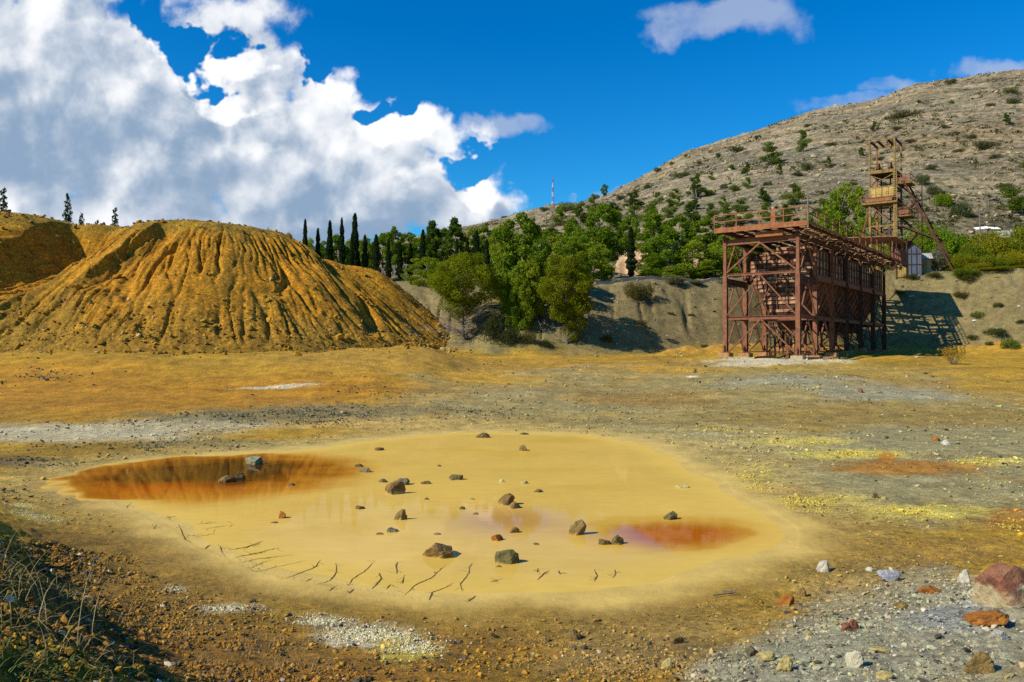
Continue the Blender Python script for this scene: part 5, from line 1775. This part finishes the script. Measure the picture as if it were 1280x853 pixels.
# deck
D0_, D1_, WA, WB_ = -.9, 36.0, -1.0, WL + .55
mb = MB()
for w_ in np.arange(WA + .3, WB_, 1.05):
    mb.hbeam((D0_ + .1, w_, ZD - .17), (D1_, w_, ZD - .17), .12, .22, .03)
mb.build('joist', M['rust_dark'], bin_)
mb = MB()
t = D0_ + .1
while t < D1_:
    wv = WA
    while wv < WB_ - .1:
        ln = min(rb.choice((.9, 1.3, 1.9)), WB_ - wv)
        if rb.random() < .66:
            a = rb.uniform(-.03, .03)
            mb.hexa([(t, wv, ZD - .05 + a), (t + .22, wv, ZD - .05), (t + .22, wv + ln - .03, ZD - .05), (t, wv + ln - .03, ZD - .05 + a), (t, wv, ZD + .01 + a), (t + .22, wv, ZD + .01), (t + .22, wv + ln - .03, ZD + .01), (t, wv + ln - .03, ZD + .01 + a)])
        wv += ln
    t += .27
mb.build('deck_plank', M['rust_light'], bin_)
MB().bar((D0_, WA, ZD - .12), (D0_, WB_, ZD - .10), .10, .38).build('front_fascia', M['rust_orange'], bin_)
for w_, mt in ((WA, 'rust_orange'), (WB_, 'rust')):
    MB().bar((D0_, w_, ZD - .06), (D1_, w_, ZD - .06), .08, .17).build('side_fascia', M[mt], bin_)
mb = MB()                                      # broken ends of planks and plates sticking out under the deck edge
for k in range(150):
    t = rb.uniform(D0_ + .5, D1_)
    L_ = rb.uniform(.25, .8)
    c = Vector((t, WA + .25 + rb.uniform(0, .6), ZD - .38 - rb.uniform(0, .40)))
    a = rb.uniform(-.6, .6)
    mb.bar(c - Vector((L_ / 2 * math.cos(a), 0, L_ / 2 * math.sin(a) * .5)), c + Vector((L_ / 2 * math.cos(a), rb.uniform(-.1, .25), L_ / 2 * math.sin(a) * .5)), .14, .05)
mb.build('broken_boards', M['rust_light'], bin_)['kind'] = 'stuff'
for k in range(7):                             # struts that carry the overhang
    t = 2.2 + k * 4.5
    MB().bar((t, .30, 9.0), (t, WA + .1, ZD - .3), .09, .09).build('overhang_strut', M['rust_light'], bin_)
MB().bar((-.35, 1.0, 9.72), (-.35, 3.1, 9.72), .35, .40).build('box_beam', M['rust_orange'], bin_)


def railing(p, q, n, mat, h=1.12):
    mb = MB()
    p, q = Vector(p), Vector(q)
    for z in (h, h * .52):
        last = p
        for k in range(n):                       # each length of rail sags or kinks a little
            nx = p.lerp(q, (k + 1) / n)
            mb.bar(last + Vector((0, 0, z)), Vector((nx.x, nx.y, nx.z)) + Vector((0, 0, z)), .055, .055)
            last = nx + Vector((0, 0, rb.uniform(-.05, .02)))
    rl = mb.build('railing', M[mat], bin_)
    for k in range(n + 1):
        c = p.lerp(q, k / n)
        MB().bar(c, c + Vector((rb.uniform(-.05, .05), rb.uniform(-.05, .05), h)), .06, .06, (1, 0, 0)).build('post', M[mat], rl)
    return rl


railing((D0_, WA, ZD), (D0_, WB_, ZD), 4, 'rust_orange')
railing((D0_, WA, ZD), (34.5, WA, ZD), 16, 'rust')
railing((D0_, WB_, ZD), (30, WB_, ZD), 14, 'rust')
MB().bar((D0_, WA, ZD - .5), (D0_, WA, ZD + 1.9), .10, .10, (1, 0, 0)).build('corner_post', M['wood_old'], bin_)
MB().bar((D0_ + .05, 1.6, ZD), (D0_ + .05, 1.6, ZD + 1.0), .35, .1, (1, 0, 0)).build('rail_panel', M['rust_orange'], bin_)
mb = MB()
for k in range(22):
    t = 29.5 + k * .30
    mb.bar((t, WA - .02, ZD - .5), (t, WA - .02, ZD + 1.15), .09, .07, (1, 0, 0))
mb.bar((29.3, WA - .02, ZD + .55), (36, WA - .02, ZD + .55), .08, .1)
mb.build('picket_rail', M['rust'], bin_)
mb = MB()
for t in (30.2, 35.8):
    for w_ in (-.6, 4.2):
        mb.bar((t, w_, ZD), (t, w_, ZD + 2.35), .10, .10, (1, 0, 0))
mb.build('canopy_post', M['rust'], bin_)
mb = MB()
for k in range(20):
    t = 29.6 + k * .34
    mb.hexa([(t, -.95, ZD + 2.35), (t + .34, -.95, ZD + 2.35), (t + .34, 4.5, ZD + 2.62), (t, 4.5, ZD + 2.62), (t + .05, -.95, ZD + 2.42), (t + .29, -.95, ZD + 2.42), (t + .29, 4.5, ZD + 2.69), (t + .05, 4.5, ZD + 2.69)])
mb.build('canopy_roof', M['rust_light'], bin_)
# gate frames with crossed bars deep under the bin
for t in (6.4, 8.6, 10.8, 13.0):
    g0 = gz_local(t, 4.6)
    mb = MB()
    for a in (t, t + 1.9):
        mb.bar((a, 4.6, g0), (a, 4.6, g0 + 2.6), .09, .09, (1, 0, 0))
    for z in (.9, 1.75, 2.6):
        mb.bar((t, 4.6, g0 + z), (t + 1.9, 4.6, g0 + z), .08, .08)
    mb.bar((t, 4.6, g0 + 1.75), (t + 1.9, 4.6, g0 + 2.6), .06, .06).bar((t, 4.6, g0 + 2.6), (t + 1.9, 4.6, g0 + 1.75), .06, .06)
    mb.bar((t + .95, 4.6, g0), (t + .95, 4.6, g0 + 1.75), .06, .06, (1, 0, 0))
    mb.build('gate_frame', M['rust_dark'], bin_)

# one slack cable and bent loose members hanging from the deck
mb = MB()
pts = [Vector((6 + k * 1.1, WA - .12, 8.9 - 1.5 * math.sin(math.pi * k / 8))) for k in range(9)]
for a, b in zip(pts[:-1], pts[1:]):
    mb.tube(a, b, .025, .025, 5)
mb.build('cable', M['rust_dark'], bin_)
for t, w_, z, dx, dz in ((1.4, .3, 9.2, .9, -1.3), (11.0, -.5, 9.9, .7, -1.1), (19.5, -.6, 9.9, -.5, -1.4), (2.6, 4.9, 9.1, -.7, -1.5)):
    MB().bar((t, w_, z), (t + dx * .6, w_ - .1, z + dz * .6), .07, .05).bar((t + dx * .6, w_ - .1, z + dz * .6), (t + dx * .75, w_ + .1, z + dz), .07, .05).build('loose_bar', M['rust_light'], bin_)
for i, (t, w_, L_, rz, lab) in enumerate(((-1.6, 2.0, 2.2, .5, 'rusty fallen beam lying before the front legs of the ore bin'), (8.0, -1.6, 1.6, 1.2, 'short rusty beam lying along the shaded side of the ore bin'), (16.0, -1.8, 2.4, .8, 'long rusty beam lying beside the rear legs of the ore bin'))):
    x, y = BX + .6 * t - .8 * w_, BY + .8 * t + .6 * w_
    o = MB().hbeam((-L_ / 2, 0, 0), (L_ / 2, 0, .06), .16, .18, .03).build('fallen_beam', M['rust'])
    o.location = (x, y, float(ground_h(np.array([x]), np.array([y]))[0]) + .09)
    o.rotation_euler = (0, 0, rz)
    tag(o, lab, 'beam', 'beams fallen from the ore bin', 'thing')

# ------------------------------------------------------------------ HEADFRAME
HY = 100.0
hp = at(1119.5, HY)
HX, HZ = hp.x, 12.0
head = thing('headframe', 'tall yellow rusting mine headframe tower with open top and side stairs', 'headframe', (HX, HY, HZ), math.atan2(.8, .6))
HW, HD = 2.95, 4.0


def zp(py):
    return CAM_Z + (HOR - py) / F * HY - HZ


ZTOP, Z1, Z2, Z3, Z4 = zp(171), zp(212), zp(232), zp(252), zp(281)
for t in (0, HD):
    for w_ in (0, HW):
        mb = MB()
        mb.hbeam((t, w_, -.5), (t, w_, Z3), .26, .26, .04, (1, 0, 0))
        mb.hbeam((t, w_, Z3), (t, w_, ZTOP), .20, .20, .03, (1, 0, 0))
        mb.build('column', M['old_yellow'] if w_ == 0 or t == 0 else M['rust_orange'], head)


def hb(p, q, a, b, mat='old_yellow', name='beam'):
    return MB().bar(p, q, a, b).build(name, M[mat], head)


hb((0, 0, ZTOP - .1), (0, HW, ZTOP - .1), .16, .2)
hb((HD, 0, ZTOP - .1), (HD, HW, ZTOP - .1), .16, .2)
for w_ in (.02, HW * .30, HW * .72, HW - .02):
    hb((0, w_, ZTOP - .05), (HD, w_, ZTOP - .05), .18, .26, 'rust_dark', 'roof_beam')
hb((0, HW * .06, ZTOP - .05), (HD * .6, HW * .30, ZTOP - .8), .10, .12, 'rust_dark', 'loose_beam')
for z, a in ((Z1, .42), (Z2, .25), (Z3, .25), (Z4, .18)):
    for t in (0, HD):
        hb((t, -.08, z), (t, HW + .08, z), .14, a)
    for w_ in (0, HW):
        hb((0, w_, z - .01), (HD, w_, z - .01), .14, a * .9, 'rust_dark')
MB().box((HD / 2, HW / 2, Z1 - .22), (HD - .2, HW - .2, .10)).build('platform', M['rust_dark'], head)
for t in (0, HD):                              # V bracing under the sheave floor
    MB().bar((t, .1, Z1 - .4), (t, HW / 2, Z2 + .95), .09, .09).bar((t, HW - .1, Z1 - .4), (t, HW / 2, Z2 + .95), .09, .09).build('brace', M['old_yellow'], head)
mb = MB()
for k in range(4):
    mb.box((-.06, HW * (k + .5) / 4, zp(238.5)), (.06, HW / 4 - .08, 1.15))
mb.build('front_panel', M['yellow_sheet'], head)
MB().box((HD / 2, HW / 2, zp(246)), (HD + .5, HW + .3, .10)).build('platform', M['rust_dark'], head)
# lower gallery with railing, sticking out on the left
GA, GB = -.35, HW + .95
MB().box((.9, (GA + GB) / 2, Z3), (2.7, GB - GA, .22)).build('gallery', M['old_yellow'], head)
mb = MB()
for k in range(8):
    w_ = GA + (GB - GA) * k / 7
    mb.bar((-.42, w_, Z3 + .1), (-.42, w_, Z3 + 1.05), .06, .06, (1, 0, 0))
for z in (.55, 1.05):
    mb.bar((-.42, GA, Z3 + z), (-.42, GB, Z3 + z), .06, .06)
    mb.bar((-.42, GB, Z3 + z), (2.2, GB, Z3 + z), .06, .06)
mb.build('railing', M['rust_orange'], head)
MB().box((-.44, (GA + GB) / 2, Z3 + .35), (.03, (GB - GA) * .7, .35)).build('kick_plate', M['rust_orange'], head)
# sheaves and winding gear on the top floor
for w_ in (.75, 2.15):
    mb = MB()
    mb.tube((1.7, w_ - .06, Z1 + .75), (1.7, w_ + .06, Z1 + .75), .62, .62, 18)
    mb.tube((1.7, w_ - .22, Z1 + .75), (1.7, w_ + .22, Z1 + .75), .12, .12, 8)
    mb.box((1.7, w_ - .28, Z1 + .38), (.9, .10, .7)).box((1.7, w_ + .28, Z1 + .38), (.9, .10, .7))
    mb.build('sheave', M['rust_dark'], head)
mb = MB()
for k in range(5):
    w_ = HW * k / 4
    mb.bar((.1, w_, Z1 + .2), (.1, w_, Z1 + 1.05), .05, .05, (1, 0, 0))
mb.bar((.1, 0, Z1 + 1.05), (.1, HW, Z1 + 1.05), .05, .05).bar((.1, 0, Z1 + .6), (.1, HW, Z1 + .6), .05, .05)
mb.build('railing', M['rust_dark'], head)
# side landings (towards the right) and stair flights between them
for z, w0 in ((zp(229), -1.75), (zp(270), -1.75)):
    MB().box((1.5, w0 / 2 - .1, z), (2.6, -w0, .16)).build('landing', M['old_yellow'], head)
    mb = MB()
    for a in (.2, 1.5, 2.8):
        mb.bar((a, w0, z), (a, w0, z + 1.05), .06, .06, (1, 0, 0))
    for k in range(4):
        mb.bar((.2, w0 + (-w0 - .1) * k / 3, z), (.2, w0 + (-w0 - .1) * k / 3, z + 1.05), .06, .06, (1, 0, 0))
    for h in (.55, 1.05):
        mb.bar((.2, w0, z + h), (2.8, w0, z + h), .06, .06).bar((.2, w0, z + h), (.2, -.1, z + h), .06, .06)
    mb.box((.18, w0 / 2, z + .45), (.03, -w0 * .8, .5))
    mb.build('railing', M['rust'], head)


def stairs(p, q, n, wd=.75):
    mb = MB()
    p, q = Vector(p), Vector(q)
    for s in (-wd / 2, wd / 2):
        mb.bar(p + Vector((s, 0, 0)), q + Vector((s, 0, 0)), .06, .22)
        mb.bar(p + Vector((s, 0, .95)), q + Vector((s, 0, .95)), .05, .05)
    for k in range(n):
        c = p.lerp(q, (k + .5) / n)
        mb.box(c, (wd, .24, .04))
    return mb.build('stairs', M['rust_dark'], head)


stairs((2.2, -.3, zp(229)), (2.2, -2.5, zp(250)), 11)
stairs((1.0, -2.5, zp(250)), (1.0, -.5, zp(270)), 11)
stairs((2.2, -.3, zp(270)), (2.2, -2.4, zp(292)), 11)
stairs((1.0, -2.4, zp(292)), (1.0, -.4, zp(315)), 11)
MB().bar((2.9, -2.6, -.4), (2.9, -2.6, zp(229)), .10, .10, (1, 0, 0)).bar((.3, -2.6, -.4), (.3, -2.6, zp(250)), .10, .10, (1, 0, 0)).build('stair_post', M['rust_dark'], head)
# raking legs
for t in (0.2, HD):
    MB().hbeam((t, -.9, zp(226)), (t, -6.6, -.3), .20, .22, .04).build('raking_leg', M['rust_dark'], head)
    MB().bar((t, -.1, zp(279)), (t, -4.6, zp(302)), .16, .16).bar((t, -.1, zp(262)), (t, -2.75, zp(262)), .14, .14).build('leg_tie', M['rust_dark'], head)
hb((0.2, -4.75, zp(301)), (HD, -4.75, zp(301)), .16, .16, 'rust_dark', 'leg_tie')
MB().hbeam((.3, HW + .1, Z3 - .2), (.3, HW + 1.2, zp(296)), .14, .16, .03).build('raking_leg', M['rust_orange'], head)
for t in (0, HD):
    for za, zb in ((zp(300), Z4), (Z4, Z3)):
        MB().bar((t, .1, za), (t, HW - .1, zb - .2), .08, .08).bar((t, HW - .1, za), (t, .1, zb - .2), .08, .08).build('brace', M['rust'], head)
for w_ in (0, HW):
    for za, zb in ((zp(320), Z4), (Z4, Z3), (Z2, Z1)):
        MB().bar((.1, w_, za), (HD - .1, w_, zb - .2), .08, .08).build('brace', M['rust_dark'], head)
for w_ in (.9, 2.0):                            # cage guides
    MB().bar((HD / 2, w_, -.4), (HD / 2, w_, Z1 - .3), .16, .16, (1, 0, 0)).build('guide', M['rust_dark'], head)
mb = MB()
for k in range(46):                             # ladder on the right column
    z = .3 + k * .28
    mb.bar((-.16, -.25, z), (-.16, .12, z), .035, .035)
for w_ in (-.25, .12):
    mb.bar((-.16, w_, 0), (-.16, w_, 13.2), .04, .04, (1, 0, 0))
mb.build('ladder', M['yellow_sheet'], head)


# ------------------------------------------------------------------ TIN HUTS
def corrugated(mb, p, du, dv, n, amp=.04):
    """ribbed sheet: du across the ribs, dv along them"""
    p, du, dv = Vector(p), Vector(du), Vector(dv)
    nn = du.cross(dv).normalized()
    for k in range(n):
        a, b = p + du * (k / n), p + du * ((k + 1) / n)
        m1 = p + du * ((k + .25) / n) + nn * amp
        m2 = p + du * ((k + .75) / n) + nn * amp
        th_ = nn * -.03
        for s, e in ((a, m1), (m1, m2), (m2, b)):
            mb.hexa([s + th_, e + th_, e + dv + th_, s + dv + th_, s, e, e + dv, s + dv])


hu = at(1140, 96.5)
hut = thing('tin_hut', 'blue grey corrugated tin hut with gabled end at the foot of the headframe', 'hut', (hu.x - .7, 96.5, hu.z), -R(16))
GWd, GH, GD = 1.75, 3.0, 2.6
mb = MB()
for k in range(8):
    a, b = GWd * k / 8, GWd * (k + 1) / 8
    za = GH + .75 * (1 - abs(2 * a / GWd - 1))
    zb = GH + .75 * (1 - abs(2 * b / GWd - 1))
    mb.hexa([(a, 0, -.6), (b - .02, 0, -.6), (b - .02, .05, -.6), (a, .05, -.6), (a, -.02 * (k % 2), za), (b - .02, -.02 * (k % 2), zb), (b - .02, .05, zb), (a, .05, za)])
mb.build('gable_wall', M['zinc'], hut)
mb = MB()
for a in (0.03, GWd / 3, 2 * GWd / 3, GWd - .03):
    mb.bar((a, -.06, -.4), (a, -.06, GH + .5 * (1 - abs(2 * a / GWd - 1))), .06, .05, (1, 0, 0))
for z in (1.3, 2.6):
    mb.bar((0, -.065, z), (GWd, -.065, z), .05, .06)
mb.build('wall_batten', M['rust_dark'], hut)
mb = MB()
corrugated(mb, (GWd, .05, -.6), (0, GD, 0), (0, 0, GH + .6), 9)
mb.build('side_wall', M['zinc'], hut)
mb = MB()
corrugated(mb, (-.15, -.12, GH - .05), (0, GD, 0), (GWd / 2 + .15, 0, .85), 9)
corrugated(mb, (GWd + .15, GD - .12, GH - .05), (0, -GD, 0), (-GWd / 2 - .15, 0, .85), 9)
mb.build('roof', M['rust_dark'], hut)
ft = thing('tin_hut', 'hut with yellow lower boards, open loft and light tin roof left of the gabled hut', 'hut', (hu.x - 1.75, 96.6, hu.z), -R(10))
mb = MB()
for k in range(4):
    mb.box((.14 + k * .26, 0, .75), (.23, .06, 2.0))
mb.build('board_wall', M['yellow_sheet'], ft)
mb = MB()
for a in (-.05, 1.1):
    for b in (-.03, 2.4):
        mb.bar((a, b, -.6), (a, b, 4.45), .12, .12, (1, 0, 0))
for z in (1.85, 2.55, 4.3):
    mb.bar((-.1, -.04, z), (1.15, -.04, z), .09, .12)
mb.build('frame', M['rust_dark'], ft)
MB().box((.52, .4, 2.2), (1.0, .9, .5)).build('stored_sheet', M['pale_sheet'], ft)
MB().box((.55, 2.4, 1.8), (1.15, .06, 5.0)).build('back_wall', M['rust_dark'], ft)
mb = MB()
corrugated(mb, (-1.2, -.5, 4.35), (2.7, 0, .45), (0, 3.2, .25), 10)
mb.build('roof', M['pale_sheet'], ft)
MB().box((1.65, 1.1, 3.5), (1.0, .08, 1.6)).build('upper_wall', M['rust_dark'], ft)
lt = at(1155, 98.5)
lean = thing('lean_to', 'ochre plastered wall with a grey tin lean-to roof behind the gabled hut', 'hut', (lt.x, 98.5, lt.z), -R(12))
MB().box((0, 0, .4), (1.7, .2, 2.9)).build('wall', M['plaster'], lean)
mb = MB()
corrugated(mb, (-.9, -.6, 1.75), (1.9, 0, 0), (0, .75, .75), 8)
mb.build('roof', M['pale_sheet'], lean)
mb = MB()
for k in range(4):
    mb.bar((-.75 + k * .3, -.5, -.3 + .15 * k), (-.75 + k * .3, -.5, 1.1 + .15 * k), .05, .05, (1, 0, 0))
mb.bar((-.85, -.5, .5), (.3, -.5, 1.25), .05, .05).bar((-.85, -.5, 1.0), (.3, -.5, 1.75), .05, .05).bar((-1.3, -.55, -.5), (-.4, -.5, 1.2), .08, .08)
mb.build('stair_rail', M['rust'], lean)

# ------------------------------------------------------------------ UP THE HILL
p = hit(691, 255.5)
k = p.y / F
mast = thing('radio_mast', 'thin red and white lattice radio mast on the skyline', 'mast', (p.x, p.y, p.z - .5), 0)
Hm = 34 * k
for s in range(6):
    mb = MB()
    z0, z1 = Hm * s / 6, Hm * (s + 1) / 6
    r0, r1 = .75 - .10 * s, .75 - .10 * (s + 1)
    for a in range(3):
        t0, t1 = a * 2.094, (a + 1) * 2.094
        mb.bar((r0 * math.cos(t0), r0 * math.sin(t0), z0), (r1 * math.cos(t0), r1 * math.sin(t0), z1), .16, .16, (1, 0, 0))
        mb.bar((r0 * math.cos(t0), r0 * math.sin(t0), z0), (r1 * math.cos(t1), r1 * math.sin(t1), z1), .09, .09)
        mb.bar((r0 * math.cos(t0), r0 * math.sin(t0), z0 + .1), (r0 * math.cos(t1), r0 * math.sin(t1), z0 + .1), .09, .09)
    mb.build('mast_section', M['mast_red' if s % 2 else 'mast_white'], mast)
p = at(1226, 128)
k = p.y / F
pole = thing('utility_pole', 'thin brown utility pole above the yellow green bushes', 'pole', (p.x, p.y, p.z - .4), 0)
hpz = CAM_Z + (HOR - 261) / F * 128 - p.z + .4
MB().tube((0, 0, 0), (0, 0, hpz), .11, .08, 8).build('shaft', M['wood_old'], pole)
MB().bar((-.5, 0, hpz - .4), (.5, 0, hpz - .4), .09, .09).build('crossarm', M['wood_old'], pole)
p = at(1252, 132)
ru = thing('ruined_shed', 'collapsed low shed with sagging pale roof sheets on the hillside', 'shed', (p.x, p.y, p.z), -R(8))
MB().box((-.5, .6, .5), (7.6, .35, 1.9)).build('wall', M['stonework'], ru)
MB().poly([(-5.2, -.9, .9), (-1.2, -.9, 1.75), (-1.2, .9, 1.9), (-5.2, .9, 1.1)], (0, 0, 1), .12).build('roof_slab', M['wood_old'], ru)
mb = MB()
corrugated(mb, (-1.0, -1.0, .6), (3.6, 0, .1), (0, 1.4, 1.3), 12)
mb.build('roof_sheet', M['pale_sheet'], ru)
mb = MB()
corrugated(mb, (-3.4, .9, 2.3), (2.2, 0, .2), (0, 1.2, .5), 8)
corrugated(mb, (-.9, 1.1, 2.4), (1.5, 0, -.1), (0, 1.2, .5), 6)
mb.build('loose_sheet', M['mast_white'], ru)
# dry stone terrace wall behind the cypresses
tw = MB()
rw = random.Random(3)
for k in range(240):
    px = 470 + k * .75
    a = at(px, 101.5)
    for j in range(4):
        if rw.random() < .92:
            tw.box((a.x + rw.uniform(-.03, .03), a.y + rw.uniform(-.08, .08), a.z + .1 + j * .33), (.10 * .75 * 10 / 9.9 * rw.uniform(.8, 1.3), .5, .31 * rw.uniform(.8, 1.1)))
tag(tw.build('terrace_wall', M['stonework']), 'low dry stone terrace wall behind the row of cypresses', 'wall')
# low kerb along the crest road left of the bin
kb = MB()
prev = None
for k in range(60):
    px = 735 + k * 2.9
    u_ = (px - 640) / F
    yk = float(np.interp(u_, TU, TY)) + 12.4
    a = at(px, yk)
    c = Vector((a.x, a.y, a.z + .12))
    if prev is not None:
        kb.bar(prev, c, .35, .35)
    prev = c
tag(kb.build('road_kerb', M['stonework']), 'pale low kerb along the top edge of the embankment left of the bin', 'kerb')

# scraps of sheet and board lying on the embankment
for i, (px, py, L_, lab) in enumerate([(1218, 402, .55, 'white scrap of sheet in the middle of the bare slope'), (1274, 384, .5, 'small white scrap at the right edge of the bare slope'), (1150, 346, .9, 'pale flat board lying before the tin huts'), (1196, 384, .8, 'thin grey stick lying on the bare slope'), (1197, 352, .6, 'white stone like scrap under the yellow green bushes'), (1140, 372, .8, 'pale board on the slope right of the ore bin')]):
    p = hit(px, py)
    mb = MB().bar((-L_ / 2, 0, .03), (L_ / 2, .1, .06), .22 if i not in (3,) else .05, .03)
    o = mb.build('scrap', M['pale_sheet' if i > 1 else 'mast_white'])
    o.location = (p.x, p.y, p.z + .05)
    o.rotation_euler = (R(random.uniform(15, 35)), 0, random.uniform(-.5, .9))
    tag(o, lab, 'scrap', 'scraps lying on the slope')
for px, py, L_, rz, lab in ((905, 745, .26, .25, 'thin dark twig lying on the grit right of the pool'), (912, 742, .16, -.5, 'short forked twig beside the thin dark twig')):
    p = hit(px, py)
    o = MB().tube((-L_ / 2, 0, .02), (L_ / 2, 0, .03), .008, .005, 6).tube((L_ * .2, 0, .025), (L_ * .42, .05, .05), .005, .003, 5).build('twig', M['bark'])
    o.location = p
    o.rotation_euler = (0, 0, rz)
    tag(o, lab, 'twig', 'twigs on the grit')

# ------------------------------------------------------------------ labels that single out each plant by its place among its kind
ORD = ['first', 'second', 'third', 'fourth', 'fifth', 'sixth', 'seventh', 'eighth', 'ninth', 'tenth', 'eleventh', 'twelfth', 'thirteenth', 'fourteenth', 'fifteenth', 'sixteenth', 'seventeenth', 'eighteenth', 'nineteenth', 'twentieth']
TENS = {2: 'twenty', 3: 'thirty', 4: 'forty', 5: 'fifty', 6: 'sixty'}
TENTH = {3: 'thirtieth', 4: 'fortieth', 5: 'fiftieth', 6: 'sixtieth'}


def ordinal(n):
    if n <= 20:
        return ORD[n - 1]
    return TENTH[n // 10] if n % 10 == 0 else TENS[n // 10] + '-' + ORD[n % 10 - 1]


SHORT = {'cypresses in a row behind the orange heap': 'behind the orange heap', 'young firs behind the crest of the orange heap': '', 'pines on the terrace under the bare hill': 'on the terrace', 'scattered pines on the bare hillside': 'on the bare hillside',
         'scattered shrubs on the bare hillside': 'on the bare hillside', 'yellow green bushes along the embankment edge': '', 'bright green bushes behind the headframe': '', 'weeds growing on the grey embankment': '', 'tiny shrubs on the crest of the orange heap': ''}
for grp, lst in VEG.items():
    if grp is None or grp not in SHORT:
        continue
    by = {}
    for px, o, dsc in lst:
        by.setdefault(dsc, []).append((px, o))
    for dsc, l2 in by.items():
        l2.sort(key=lambda q: q[0])
        for i, (px, o) in enumerate(l2):
            base = (dsc + ' ' + SHORT[grp]).strip()
            if len(l2) == 1:
                o['label'] = base + ', the only one'
            elif i == len(l2) - 1:
                o['label'] = base + ', rightmost of its kind'
            elif i == 0:
                o['label'] = base + ', leftmost of its kind'
            else:
                o['label'] = base + ', ' + ordinal(i + 1) + ' from the left'
